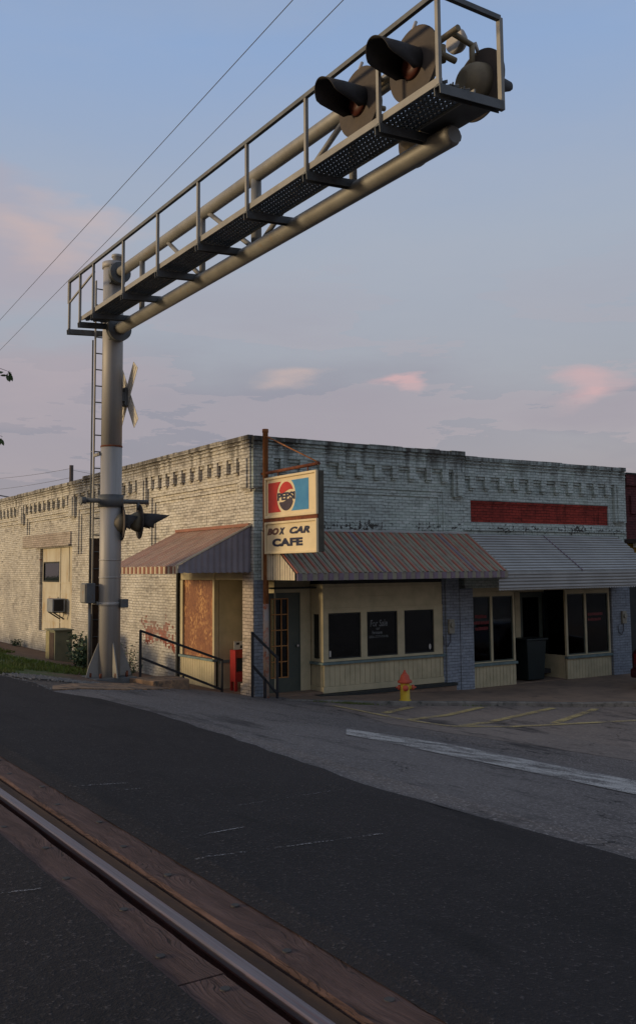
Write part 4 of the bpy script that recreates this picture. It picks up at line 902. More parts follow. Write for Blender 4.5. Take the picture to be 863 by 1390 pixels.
text('lettering', 'CAR', M['sign_navy'], .27, face_mx(tx, 17.06, 2.395), lo_, ext=.002, bold=.018, shear=.28, spacing=1.08, fit=(.80, .15))
text('lettering', 'CAFE', M['sign_navy'], .30, face_mx(tx, 17.78, 2.14), lo_, ext=.002, bold=.019, spacing=1.08, fit=(1.24, .175))

# ================================================================= CANTILEVER SIGNAL
mx, my = 7.3, 19.2; mz = G(7.3)
cg = thing('crossing_signal', (mx, my, mz), 'tall steel railway crossing mast with a cantilever walkway, lights and crossbuck', 'railway signal')
m = MB(); m.rings([(mx, my, z) for z in (mz - .05, 4.30)], [.228, .226], 40, True, (0, 0, 1)); m.rings([(mx, my, z) for z in (4.301, 8.28)], [.220, .218], 40, True, (0, 0, 1)); m.build('mast', M['steel_pole'], cg)
m = MB(); m.rings([(mx, my, z) for z in (8.20, 8.205, 8.33, 8.335)], [.22, .245, .245, .2], 32, True, (0, 0, 1)); m.rings([(mx + .08, my, z) for z in (8.336, 8.47, 8.475, 8.53)], [.10, .10, .125, .12], 20, True, (0, 0, 1)); m.build('mast_cap', M['steel_pole'], cg)
m = MB()
for z in (4.28, 7.35): m.rings([(mx, my, z), (mx, my, z + .035)], [.232, .232], 32, True, (0, 0, 1))
m.build('weld_ring', M['rust_dark'], cg)
m = MB(); m.box(mx - .45, mx + .45, my - .45, my + .45, mz - .15, mz + .06); m.build('base_plate', M['steel_dark'], cg, bevel=.01)
m = MB()
for k in range(4):
    a = k * PI / 2; d = Vector((math.cos(a), math.sin(a), 0)); t = Vector((-d.y, d.x, 0)) * .012; b = Vector((mx, my, mz + .06))
    p = [b + d * .22, b + d * .50, b + d * .44 + Vector((0, 0, .22)), b + d * .24 + Vector((0, 0, .70)), b + d * .22 + Vector((0, 0, .70))]
    m.add([q - t for q in p] + [q + t for q in p], [(0, 1, 2, 3, 4), (9, 8, 7, 6, 5)] + [(i, (i + 1) % 5, 5 + (i + 1) % 5, 5 + i) for i in range(5)])
m.build('base_fins', M['steel'], cg)
m = MB()
for k in range(8):
    a = k * PI / 4; m.cyl((mx + .4 * math.cos(a), my + .4 * math.sin(a), mz + .06), (mx + .4 * math.cos(a), my + .4 * math.sin(a), mz + .15), .03, n=6)
m.build('anchor_bolts', M['rust_dark'], cg)
# tubes
def tube(z, y0, y1, r, nm):
    m = MB(); m.rings([(mx, y0, z), (mx, y1 + .05, z), (mx, y1, z)], [r, r, r * .8], 28, True, (0, 1, 0)); m.build(nm, M['steel'], cg)
tube(6.79, my - .30, 8.12, .128, 'lower_tube'); tube(8.02, my - .30, 8.95, .108, 'upper_tube')
for z, r in ((6.79, .26), (8.02, .23)):
    m = MB()
    m.rings([(mx, my - .42, z), (mx, my - .34, z)], [r, r], 24, True, (0, 1, 0)); m.rings([(mx, my - .33, z), (mx, my - .27, z)], [r, r], 24, True, (0, 1, 0))
    m.box(mx - .16, mx + .16, my - .27, my - .1, z - .2, z + .2)
    m.build('flange', M['steel_dark'], cg)
# web members between the tubes
for y in [17.6, 14.85, 12.9, 10.2]: MB().cyl((mx, y, 6.85), (mx, y, 7.98), .055 if y != 12.9 else .085, n=12).build('upright_strut', M['steel'], cg)
for ya, za, yb, zb in ((16.35, 7.95, 14.85, 6.85), (14.6, 7.95, 13.0, 6.85), (10.3, 7.95, 12.75, 6.85)): MB().cyl((mx, ya, za), (mx, yb, zb), .042, n=10).build('diagonal_strut', M['steel'], cg)
for xg, zg in ((mx + .02, 8.6),): pass
# walkway brackets, one each
XO = 6.50
BY = [19.72, 19.02, 18.22, 16.60, 14.99, 13.38, 11.76, 10.14, 8.54, 7.46]
def channel(p, q):
    m = MB(); m.bar(p, q, .10, .018); p2 = Vector(p) - Vector((0, .045, .05)); q2 = Vector(q) - Vector((0, .045, .05)); m.bar(p2, q2, .012, .10)
    p3 = Vector(p) + Vector((0, .045, -.05)); q3 = Vector(q) + Vector((0, .045, -.05)); m.bar(p3, q3, .012, .10); return m
for y in BY:
    xe = mx + (.0 if y > 8 else .12)
    channel((XO - .03, y, 6.86), (xe, y, 6.92)).build('bracket', M['steel_dark'], cg)
for y in (19.72, 19.02): pass
# railing
m = MB(); zt = 7.93
m.bar((XO, 19.74, zt), (XO, 7.44, zt), .055, .06); m.build('top_rail', M['steel_dark'], cg)
m = MB(); m.bar((XO, 19.74, zt), (XO, 19.74, 7.45), .05, .05, (1, 0, 0)); m.bar((XO, 19.74, 7.45), (6.55, 18.3, 7.78), .03, .04); m.build('rail_brace', M['steel'], cg)
m2 = MB(); m2.bar((XO, 7.45, zt + .0), (7.42, 7.45, zt), .055, .06); m2.build('end_rail', M['steel_dark'], cg)
for y in BY[1:]:
    MB().bar((XO, y, 6.88), (XO, y, zt), .045, .05, (0, 1, 0)).build('rail_post', M['steel'], cg)
MB().bar((XO, 19.70, 6.88), (XO, 19.70, zt), .045, .05, (0, 1, 0)).build('rail_post', M['steel'], cg)
MB().bar((7.42, 7.45, 6.83), (7.42, 7.45, zt), .05, .06, (0, 1, 0)).build('rail_post', M['steel'], cg)
# grating deck: expanded metal of slanting strips, seen from below
XI = 7.08
g = MB(); zz = 6.955
y = 7.5
while y < 19.0:
    n = 6
    for k in range(n):
        x = XO + .045 + (XI - XO - .09) * (k + .5) / n; w = (XI - XO - .09) / n
        s = .5 if k % 2 else 0
        yy = y + s * .14
        g.bar((x - w / 2, yy - .035, zz), (x, yy + .035, zz), .014, .036); g.bar((x, yy + .035, zz), (x + w / 2, yy - .035, zz), .014, .036)
    y += .07
for k in range(1, 6):
    x = XO + .045 + (XI - XO - .09) * k / 6; g.bar((x, 7.5, zz), (x, 19.0, zz), .012, .03)
go = g.build('grating', M['steel_dark'], cg)
m = MB(); m.box(XO + .025, XO + .045, 7.48, 19.0, 6.91, 7.0); m.box(XI - .05, XI - .03, 7.48, 19.0, 6.91, 6.99); m.build('deck_edge', M['steel'], cg)
m = MB(); m.box(XI - .03, 7.45, 7.48, 8.5, 6.93, 6.95); 
for i in range(12): m.bar((XI, 7.52 + i * .085, 6.955), (7.44, 7.52 + i * .085, 6.955), .02, .02)
m.build('end_deck', M['steel_dark'], cg)
# ladder behind the mast
LX0, LX1, LY = 7.04, 7.42, my + .36
for x in (LX0, LX1): MB().bar((x, LY, -.35), (x, LY, 8.0), .025, .06, (0, 1, 0)).build('ladder_rail', M['steel'], cg)
m = MB(); z = -.1
while z < 7.9: m.cyl((LX0, LY, z), (LX1, LY, z), .014, n=8); z += .36
m.build('ladder_rungs', M['steel_dark'], cg)
m = MB()
for z in (.95, 4.1, 7.3): m.box(LX0 - .02, LX0 + .03, my, LY, z, z + .06); m.box(LX1 - .03, LX1 + .02, my, LY, z, z + .06)
m.build('ladder_bracket', M['steel'], cg)
m = MB(); m.box(LX0 - .06, LX1 + .05, LY + .03, LY + .045, -.5, 2.35); m.box(LX0 - .065, LX0 - .05, LY - .12, LY + .045, -.5, .75); m.build('ladder_guard', M['guard'], cg)
# junction box and strap
m = MB(); m.box(6.78, 6.98, my - .02, my + .30, .98, 1.40); m.build('junction_box', M['steel_dark'], cg, bevel=.012)
m = MB(); m.box(6.755, 6.779, my - .0, my + .28, 1.0, 1.38); m.build('box_door', M['steel'], cg, bevel=.008)
m = MB(); m.rings([(mx, my, .92), (mx, my, 1.0)], [.238, .238], 32, True, (0, 0, 1)); m.rings([(mx, my, 1.5), (mx, my, 1.53)], [.236, .236], 32, True, (0, 0, 1)); m.rings([(mx, my, 1.87), (mx, my, 1.89)], [.236, .236], 32, True, (0, 0, 1)); m.build('strap', M['steel_pole'], cg)
m = MB(); m.box(mx + .14, mx + .30, my - .30, my - .14, .88, 1.06); m.build('strap_clamp', M['steel_dark'], cg, bevel=.01)
m = MB(); m.cyl((6.90, my + .1, -.4), (6.90, my + .1, .98), .035, n=10); m.cyl((6.90, my + .12, 1.4), (6.90, my + .12, 6.6), .018, n=8); m.build('conduit', M['steel_dark'], cg)
# signal heads
def head(c, d, R=.445, hood=.62, name='signal_head', label=None, drop=.1, hk=1.25, wedge=False):
    c = Vector(c); d = Vector(d).normalized(); sidev = Vector((0, 0, 1)).cross(d).normalized(); up = d.cross(sidev) * 1
    if up.z < 0: up = -up
    h = MB(); h.rings([c - d * .012, c + d * .012], [R, R], 44, True, d); ho = h.build(name, M['sig_disc'], cg)
    if label: ho['label'] = label
    m = MB(); m.rings([c - d * .013, c - d * .10 * hk, c - d * .18 * hk, c - d * .22 * hk], [.27 * R / .445, .25 * R / .445, .19 * R / .445, .11 * R / .445], 24, True, d); m.build('housing', M['sig_box'], ho)
    m = MB(); m.rings([c + d * .013, c + d * .05, c + d * .08], [.19, .17, .10], 28, True, d); m.build('lens', M['lens'], ho)
    # hood: partial tube, longer at the top
    m = MB(); n = 26; vs = []; fs = []
    for i in range(n + 1):
        a = math.radians(-35 + 250 * i / n) if not wedge else math.radians(-28 + 236 * i / n); r = .195
        sn_ = math.sin(a); ln = hood * ((1 - .16 * (1 - sn_) if sn_ > -.05 else max(.22, .83 + (sn_ + .05) * 1.3)) if not wedge else .42 + .58 * max(0, sn_))
        rad = sidev * math.cos(a) * r + up * math.sin(a) * r
        vs += [c + d * .012 + rad, c + d * ln * .5 + rad * 1.02 - up * drop * .15, c + d * ln + rad * 1.04 - up * drop * .5]
    for i in range(n):
        for k in range(2): fs.append((i * 3 + k, i * 3 + k + 1, (i + 1) * 3 + k + 1, (i + 1) * 3 + k))
    m.add(vs, fs, True); o = m.build('hood', M['sig_black'], ho); md = o.modifiers.new('Solid', 'SOLIDIFY'); md.thickness = .006
    MB().cyl(c + up * (R - .02), c + up * (R + .10) - d * .05, .022, n=8).build('bracket', M['bell'], ho)
    return ho
head((6.80, 8.25, 7.57), (-1, 0.0, 0), label='front-facing signal head at the tip')
head((6.80, 9.34, 7.58), (-1, 0.0, 0), label='front-facing signal head farther from the tip')
head((7.62, 8.02, 7.44), (1, 0.0, 0), label='rear-facing signal head at the tip', hood=.42, R=.43)
head((7.62, 9.15, 7.28), (1, 0, 0), label='rear-facing signal head farther from the tip', R=.43)
m = MB(); m.cyl((7.2, 7.9, 7.98), (7.2, 9.5, 7.98), .04, n=12)
for y, z in ((8.25, 7.57), (9.34, 7.58)): m.cyl((7.2, y, 7.98), (6.84, y, 8.02), .03, n=10); m.cyl((7.2, y, 7.6), (6.95, y, z), .035, n=10)
for y, z in ((8.02, 7.44), (9.15, 7.3)): m.cyl((7.2, y, 7.98), (7.52, y, 7.92), .035, n=10); m.cyl((7.52, y, 7.93), (7.52, y, z + .2), .035, n=10)
m.cyl((7.2, 8.6, 6.85), (7.2, 8.6, 8.1), .05, n=14)
m.build('signal_arm', M['sig_box'], cg)
m = MB(); m.rings([(7.42 - .03, 8.2, 8.03), (7.45, 8.2, 8.03), (7.52, 8.2, 8.03), (7.56, 8.2, 8.03)], [.14, .15, .11, .03], 24, True, (1, 0, 0)); m.build('bell', M['bell'], cg)
m = MB(); m.cyl((7.2, 8.2, 7.9), (7.2, 8.2, 7.7), .05, n=12); m.cyl((7.1, 8.1, 7.72), (7.32, 8.1, 7.70), .04, n=10); m.build('elbow', M['sig_box'], cg)
# lower signal on the mast
m = MB(); m.rings([(mx, my, 3.0), (mx, my, 3.26)], [.27, .27], 28, True, (0, 0, 1)); m.build('clamp', M['steel_dark'], cg)
ax = Vector((.84, -.40, 0)).normalized()
m = MB(); cA = Vector((mx, my - .05, 3.13)); m.cyl(cA - Vector((.62, -.05, 0)), cA + Vector((.82, 0, 0)), .05, n=12); m.rings([cA - Vector((.66, -.05, 0)), cA - Vector((.55, -.05, 0))], [.075, .075], 14)
m.cyl((7.5, my - .12, 3.13), (7.5, my - .12, 2.95), .04, n=10); m.cyl((7.9, my - .05, 3.13), (7.9, my - .05, 2.95), .04, n=10)
m.build('cross_arm', M['steel_dark'], cg)
head((7.50, my - .12, 2.66), (.98, -.17, 0), R=.37, hk=1.0, wedge=True, hood=.34, label='lower signal head close to the mast')
head((7.93, my - .05, 2.70), (.98, -.17, 0), R=.37, hk=1.0, wedge=True, hood=.66, label='lower signal head with a hood pointing away from the mast')
# crossbuck seen from behind
cb_ = Vector((7.64, my - .02, 5.40)); mbk = MB()
for s in (1, -1):
    d = Vector((0, s * .60, .80)).normalized() * .79; w = Vector((0, .80, -s * .60)).normalized() * .145
    e = Vector((0, 0, 0)); xo = .012 * s
    mbk.add([cb_ + Vector((xo - .004, 0, 0)) + q for q in (-d - w, -d + w, d + w, d - w)] + [cb_ + Vector((xo + .004, 0, 0)) + q for q in (-d - w, -d + w, d + w, d - w)], [(0, 1, 2, 3), (7, 6, 5, 4), (0, 4, 5, 1), (1, 5, 6, 2), (2, 6, 7, 3), (3, 7, 4, 0)])
    for off_ in (-.06, .05): 
        wv_ = w.normalized() * off_; mbk.bar(cb_ + Vector((xo - .008, 0, 0)) - d * .97 + wv_, cb_ + Vector((xo - .008, 0, 0)) + d * .97 + wv_, .012, .012, (1, 0, 0))
mbk.build('crossbuck', M['whiteblade'], cg)
m = MB(); m.box(mx + .2, 7.60, my - .09, my + .05, 5.30, 5.50); m.box(7.55, 7.615, my - .10, my + .09, 5.20, 5.60); m.build('crossbuck_bracket', M['steel_dark'], cg)

# ================================================================= CAR at the right edge
car = thing('parked_car', (22.1, 15.2, S(21)), 'dark red hatchback parked on the forecourt at the right edge', 'car')
cz = S(21) ; cx0 = 20.0
def carbody():
    # stations along x (from the rear): (x, zlow, zbelt, zroof, halfwidth_low, halfwidth_roof)
    st_ = [(0, .42, .70, .70, .78, .78), (.05, .28, .92, .94, .84, .78), (.18, .24, .98, 1.05, .87, .74), (.42, .22, 1.0, 1.38, .88, .66), (.75, .20, 1.0, 1.47, .88, .64), (1.6, .20, .98, 1.50, .88, .65), (2.4, .20, .96, 1.44, .88, .64), (2.9, .20, .94, 1.20, .88, .68), (3.2, .20, .92, .97, .87, .74), (3.9, .24, .84, .86, .84, .74), (4.15, .35, .68, .68, .76, .7)]
    vs = []; fs = []; n = 10
    for x, zl, zb, zr, wl, wr in st_:
        for sgn in (1, -1):
            pass
        ring = [(-wl * .9, zl), (-wl, zl + (zb - zl) * .45), (-wl * .97, zb), (-wr, max(zb, zr - .06)), (-wr * .8, zr), (wr * .8, zr), (wr, max(zb, zr - .06)), (wl * .97, zb), (wl, zl + (zb - zl) * .45), (wl * .9, zl)]
        vs += [(cx0 + x, 15.27 + w, cz + z) for w, z in ring]
    for i in range(len(st_) - 1):
        for k in range(n): fs.append((i * n + k, i * n + (k + 1) % n, (i + 1) * n + (k + 1) % n, (i + 1) * n + k))
    fs += [tuple(range(n)), tuple((len(st_) - 1) * n + k for k in range(n))[::-1]]
    return vs, fs
v_, f_ = carbody(); m = MB(); m.add(v_, f_, True); bo = m.build('body', M['car_red'], car); bo.modifiers.new('Sub', 'SUBSURF').levels = 2; bo.modifiers['Sub'].render_levels = 2
m = MB(); m.box(cx0 - .06, cx0 + .14, 14.46, 16.08, cz + .28, cz + .52); m.build('bumper', M['car_red'], car, bevel=.05)
for yy in (14.55, 15.87): 
    m = MB(); m.box(cx0 - .0, cx0 + .16, yy, yy + .12, cz + .62, cz + .88); m.build('tail_light', M['taillight'], car, bevel=.02)
m = MB(); m.add([(cx0 + .20, 14.72, cz + 1.03), (cx0 + .20, 15.82, cz + 1.03), (cx0 + .42, 15.78, cz + 1.36), (cx0 + .42, 14.76, cz + 1.36)], [(0, 1, 2, 3)]); m.build('rear_window', M['black_grille'], car)
for xx in (cx0 + .85, cx0 + 3.35):
    for yy, s in ((14.42, 1), (16.12, -1)):
        t_ = MB(); t_.rings([(xx, yy, cz + .31), (xx, yy + s * .2, cz + .31)], [.31, .31], 28, True, (0, 1, 0)); w_ = t_.build('wheel', M['rubber'], car)
        r_ = MB(); r_.rings([(xx, yy - s * .006, cz + .31), (xx, yy - s * .001, cz + .31)], [.19, .2], 20, True, (0, 1, 0)); r_.build('rim', M['chrome'], w_)

# ================================================================= WIRES AND POLES
def wire(p, q, r, sag, label, group='overhead wires'):
    p = Vector(p); q = Vector(q); n = 40; pts = [p.lerp(q, i / n) - Vector((0, 0, sag * 4 * (i / n) * (1 - i / n))) for i in range(n + 1)]
    o = MB().rings(pts, [r] * (n + 1), 6).build('overhead_wire', M['wire']); tag(o, label, 'wire', group)
a, b = Vector((7.57, 29.68, 9.5)), Vector((6.54, 10.52, 9.5)); d = b - a
wire(a - d * 1.1, b + d * 1.2, .0065, .0, 'upper thin wire crossing the sky behind the cantilever')
a, b = Vector((8.65, 33.82, 9.5)), Vector((7.13, 10.14, 9.5)); d = b - a
wire(a - d * .9, b + d * 1.0, .0065, .0, 'lower thin wire crossing the sky and passing behind the mast')
def upole(x, y, h, label):
    t = thing('utility_pole', (x, y, -2), label, 'utility pole', 'utility poles')
    MB().cyl((x, y, -2), (x, y, h), .17, .12, 12).build('pole', M['wood_pole'], t)
    m = MB(); m.bar((x - .9, y, h - .5), (x + .9, y, h - .5), .1, .12); m.build('crossarm', M['wood_pole'], t)
    return t
p1 = thing('utility_pole', (20, 59.7, -2), 'bare wooden pole top rising behind the long side wall', 'utility pole', 'utility poles')
MB().cyl((20, 59.7, -2), (20, 59.7, 8.5), .17, .13, 12).build('pole', M['wood_pole'], p1)
wire((20, 59.7, 8.3), (20.0, 95, 10.6), .012, .3, 'faint high wire running left from the distant pole')
wire((20, 59.7, 7.7), (19, 95, 9.3), .012, .3, 'faint low wire running left from the distant pole')
wire((20, 59.7, 8.2), (45, 50, 5.0), .010, .5, 'faint wire running right from the distant pole')
wire((12, 44, 5.05), (8.5, 46, 5.9), .03, .03, 'thick dark service cable dropping to the far end of the side wall')
wire((11.5, 44, 4.8), (8.5, 46.5, 5.5), .02, .03, 'thinner service cable below the thick one')

# ================================================================= VEGETATION
def leafblob(m, c, r, n, size, rnd, shell=.35):
    c = Vector(c)
    for _ in range(n):
        d = Vector((rnd.gauss(0, 1), rnd.gauss(0, 1), rnd.gauss(0, 1))).normalized(); p = c + Vector((d.x * r[0], d.y * r[1], d.z * r[2])) * (shell + (1 - shell) * rnd.random())
        leaf(m, p, size * rnd.uniform(.6, 1.2), rnd)
def leaf(m, p, s, rnd, droop=False):
    a = Vector((rnd.gauss(0, 1), rnd.gauss(0, 1), rnd.gauss(0, .6))).normalized(); b = a.cross(Vector((rnd.gauss(0, 1), rnd.gauss(0, 1), rnd.gauss(0, 1)))).normalized()
    if droop: a = Vector((rnd.uniform(-.4, .6), rnd.uniform(-.5, .3), -1)).normalized(); b = a.cross(Vector((.8, -.5, .1))).normalized() * -1; b = Vector((.83, -.55, .1)); b = (b - a * b.dot(a)).normalized()
    m.add([p - a * s, p - a * .2 * s + b * s * .38, p + a * s * .5 + b * s * .3, p + a * s, p + a * s * .5 - b * s * .3, p - a * .2 * s - b * s * .38], [(0, 1, 2, 3, 4, 5)])
def tree(x, y, z, h, r, label, n=60, seed=1, sprigs=(), leafsize=.09, per=120):
    rnd = random.Random(seed); t = thing('tree', (x, y, z), label, 'tree', 'trees')
    m = MB(); m.rings([(x, y, z), (x + .05, y, z + h * .3), (x - .1, y + .1, z + h * .6), (x, y, z + h * .9)], [.2, .15, .10, .03], 10)
    cr = MB()
    for i in range(n):
        a = rnd.uniform(0, 2 * PI); rr = r * math.sqrt(rnd.random()); zz = z + h * (.42 + .55 * rnd.random()); k = 1 - abs((zz - z) / h - .65) * 1.3
        p = Vector((x + rr * math.cos(a) * k, y + rr * math.sin(a) * k, zz))
        if i % 2 == 0: m.rings([(x, y, z + h * .35 + (zz - z - h * .4) * .5), p], [.05, .012], 5)
        leafblob(cr, p, (.45, .45, .3), per, leafsize, rnd)
    for s in sprigs:
        base = Vector((x, y, s[2] + .3)); s = Vector(s); mid = base.lerp(s, .6) + Vector((0, 0, .35)); m.rings([base, mid, s + Vector((0, 0, .1))], [.04, .015, .006], 5)
        for i in range(14): leaf(cr, base.lerp(s, .55 + .45 * i / 13) + Vector((rnd.uniform(-.05, .02), rnd.uniform(-.05, .05), rnd.uniform(-.05, .12))), .12, rnd)
        for i in range(3): leaf(cr, s + Vector((-.06 * i, 0, -.05 + rnd.uniform(-.04, .04))), .13, rnd, True)
    m.build('trunk', M['bark'], t); cr.build('crown', M['leaf'], t); return t
tree(4.6, 30, -.1, 9.2, 2.5, 'dark leafy tree whose branch tips enter at the left edge', seed=5, sprigs=[(8.06, 30.0, 7.85), (7.83, 30.0, 5.78)])
tree(3.2, 52, -.3, 10, 4.2, 'tall dark tree standing far down the track beyond the café', seed=8, n=70, leafsize=.14)
# shrub against the wall and small weeds
def shrub(x, y, z, r, h, label, n, seed, ls=.05, mat='leaf2'):
    rnd = random.Random(seed); t = thing('shrub', (x, y, z), label, 'shrub', 'low growth by the side wall'); m = MB(); cr = MB()
    for i in range(n):
        a = rnd.uniform(0, 2 * PI); q = Vector((x + r * math.cos(a) * rnd.random(), y + r * 1.3 * math.sin(a) * rnd.random(), z + h * rnd.uniform(.35, 1)))
        m.rings([(x + rnd.uniform(-.1, .1), y + rnd.uniform(-.1, .1), z), (x + (q.x - x) * .4, y + (q.y - y) * .4, z + (q.z - z) * .7), q], [.010, .007, .003], 4)
        for k in range(26):
            tt = rnd.uniform(.25, 1); leaf(cr, Vector((x, y, z)).lerp(q, tt) + Vector((rnd.gauss(0, .07), rnd.gauss(0, .07), rnd.gauss(0, .06))), ls, rnd)
    m.build('stems', M['bark'], t); cr.build('foliage', M[mat], t)
shrub(8.85, 25.0, -.95, .65, 1.0, 'dense dark green shrub between the cabinet and the mast', 60, 3, .06)
shrub(8.35, 23.6, -.85, .45, .7, 'dark shrub just left of the mast foot', 40, 9, .055)
shrub(8.4, 20.9, -.86, .5, .85, 'sparse weed with thin branches right of the mast foot', 9, 12, .04)
shrub(10.05, 36.0, -1.15, .3, .3, 'small weed at the foot of the far side wall', 10, 5, .04)
# grass blades, gravel
def grass():
    rnd = random.Random(2); m = MB(); n = 0
    while n < 16000:
        y = 18.3 + (rnd.random() ** 1.6) * 26; xmax = 7.6 + .6 * math.sin(y * .9) - (1.4 if y < 20 else 0); x = rnd.uniform(3.9, xmax)
        if y < 19.4 and x > 5.2: continue
        z = G(x) - .03; h = rnd.uniform(.03, .09); a = rnd.uniform(0, PI); w = .006 + .0004 * y
        dx, dy = math.cos(a) * w, math.sin(a) * w; lx, ly = rnd.gauss(0, .025), rnd.gauss(0, .025)
        m.add([(x - dx, y - dy, z), (x + dx, y + dy, z), (x + lx, y + ly, z + h)], [(0, 1, 2)]); n += 1
    o = m.build('grass', M['grass']); tag(o, 'short green grass between the track and the side wall', 'grass', None, 'stuff')
grass()
def gravel():
    rnd = random.Random(4); m = MB()
    for i in range(1500):
        t = rnd.random(); x = 4.75 + 2.0 * t + rnd.uniform(-.15, .25); y = 17.9 - 1.2 * t + rnd.gauss(0, .25) if x > 4.9 else rnd.uniform(15.2, 18.4)
        z = G(x) + .0; s = rnd.uniform(.012, .035)
        v = [Vector((rnd.uniform(.6, 1), 0, 0)), Vector((-rnd.uniform(.6, 1), 0, 0)), Vector((0, rnd.uniform(.6, 1), 0)), Vector((0, -rnd.uniform(.6, 1), 0)), Vector((0, 0, rnd.uniform(.5, .9))), Vector((0, 0, -.6))]
        m.add([Vector((x, y, z)) + q * s for q in v], [(0, 2, 4), (2, 1, 4), (1, 3, 4), (3, 0, 4), (2, 0, 5), (1, 2, 5), (3, 1, 5), (0, 3, 5)])
    o = m.build('gravel', M['stone']); tag(o, 'grey gravel along the edge of the dark asphalt', 'gravel', None, 'stuff')
gravel()
def kerbweeds():
    rnd = random.Random(14); m = MB()
    for cxx, cyy, n in ((11.95, 17.05, 120), (12.25, 16.95, 80), (14.6, 16.1, 40), (11.5, 17.35, 30)):
        for i in range(n):
            x = cxx + rnd.gauss(0, .15); y = cyy + rnd.gauss(0, .04) - (x - cxx) * .5; z = G(x); h = rnd.uniform(.02, .07)
            m.add([(x - .01, y, z), (x + .01, y, z), (x + rnd.gauss(0, .02), y + rnd.gauss(0, .02), z + h)], [(0, 1, 2)])
    o = m.build('kerb_weeds', M['grass']); tag(o, 'small tufts of weed growing in the gutter by the kerb', 'weeds', None, 'stuff')
kerbweeds()

# ================================================================= SKY AND LIGHT
SUN_EL, SUN_AZ = math.radians(7.5), (-1.0, .42)       # sun sits low behind and left of the camera, beyond the track
w = bpy.data.worlds.new('World'); SC.world = w; w.use_nodes = True; nt = w.node_tree
bg = nt.nodes['Background']; out = nt.nodes['World Output']
tc = N(nt, 'ShaderNodeTexCoord'); vec = tc.outputs['Generated']
sky = N(nt, 'ShaderNodeTexSky', sky_type='NISHITA'); sky.sun_disc = False; sky.sun_elevation = SUN_EL
sa = Vector((SUN_AZ[0], SUN_AZ[1])).normalized(); sky.sun_rotation = math.atan2(sa.x, sa.y)
sky.air_density = 1.3; sky.dust_density = 2; sky.ozone_density = 1.5
sep = N(nt, 'ShaderNodeSeparateXYZ'); L(nt, vec, sep.inputs[0]); Z = sep.outputs[2]
cr = N(nt, 'ShaderNodeValToRGB'); L(nt, Z, cr.inputs['Fac']); el = cr.color_ramp.elements
stops = [(0, (.30, .27, .30)), (.10, (.315, .29, .33)), (.20, (.33, .34, .39)), (.34, (.335, .38, .47)), (.50, (.25, .355, .56)), (.75, (.23, .28, .38)), (1, (.21, .24, .31))]
el[0].position, el[0].color = stops[0][0], rgb(stops[0][1]); el[1].position, el[1].color = stops[-1][0], rgb(stops[-1][1])
for p, c in stops[1:-1]: e = el.new(p); e.color = rgb(c)
base = cr.outputs['Color']
# afterglow round the sun's side of the sky
sdot = N(nt, 'ShaderNodeVectorMath', operation='DOT_PRODUCT'); L(nt, vec, sdot.inputs[0]); sdot.inputs[1].default_value = (sa.x, sa.y, 0)
glow = math_(nt, 'MULTIPLY', ramp(nt, sdot.outputs['Value'], .15, 1.0), ramp(nt, Z, .0, .7, (1, 1, 1), (0, 0, 0)))
base = mix(nt, glow, base, (.62, .42, .26))
# cloud field
zz = math_(nt, 'ADD', math_(nt, 'MAXIMUM', Z, 0), .12); dv = N(nt, 'ShaderNodeVectorMath', operation='DIVIDE'); cz_ = N(nt, 'ShaderNodeCombineXYZ')
for i in range(3): L(nt, zz, cz_.inputs[i])
L(nt, vec, dv.inputs[0]); L(nt, cz_.outputs[0], dv.inputs[1])
mp = N(nt, 'ShaderNodeMapping'); mp.inputs['Scale'].default_value = (1, 1, 3.5); L(nt, vec, mp.inputs['Vector'])
n1 = noise(nt, mp.outputs[0], 3.2, 8, .58); n2 = noise(nt, mp.outputs[0], 9, 8, .6)
dn = N(nt, 'ShaderNodeTexNoise'); dn.inputs['Scale'].default_value = 7; dn.inputs['Detail'].default_value = 6; L(nt, mp.outputs[0], dn.inputs['Vector'])
wv_ = N(nt, 'ShaderNodeVectorMath', operation='MULTIPLY_ADD'); sb = N(nt, 'ShaderNodeVectorMath', operation='SUBTRACT'); L(nt, dn.outputs['Color'], sb.inputs[0]); sb.inputs[1].default_value = (.5, .5, .5); L(nt, sb.outputs[0], wv_.inputs[0]); wv_.inputs[1].default_value = (.13, .13, .10); L(nt, vec, wv_.inputs[2]); dvec = wv_.outputs[0]
sep2 = N(nt, 'ShaderNodeSeparateXYZ'); L(nt, dvec, sep2.inputs[0]); Zd = sep2.outputs[2]
def blob(d, rx, rz, soft=1.0):
    """soft patch of sky around direction d, rx wide, rz high (in direction units)"""
    d = Vector(d).normalized(); side = Vector((d.y, -d.x, 0)).normalized()
    a = N(nt, 'ShaderNodeVectorMath', operation='DOT_PRODUCT'); L(nt, dvec, a.inputs[0]); a.inputs[1].default_value = side
    b = math_(nt, 'SUBTRACT', Zd, d.z); f = N(nt, 'ShaderNodeVectorMath', operation='DOT_PRODUCT'); L(nt, vec, f.inputs[0]); f.inputs[1].default_value = d
    r2 = math_(nt, 'ADD', math_(nt, 'POWER', math_(nt, 'DIVIDE', math_(nt, 'ABSOLUTE', a.outputs['Value']), rx), 2), math_(nt, 'POWER', math_(nt, 'DIVIDE', math_(nt, 'ABSOLUTE', b), rz), 2))
    g_ = math_(nt, 'POWER', 2.718, math_(nt, 'MULTIPLY', r2, -1)); return math_(nt, 'MULTIPLY', g_, math_(nt, 'GREATER_THAN', f.outputs['Value'], 0))
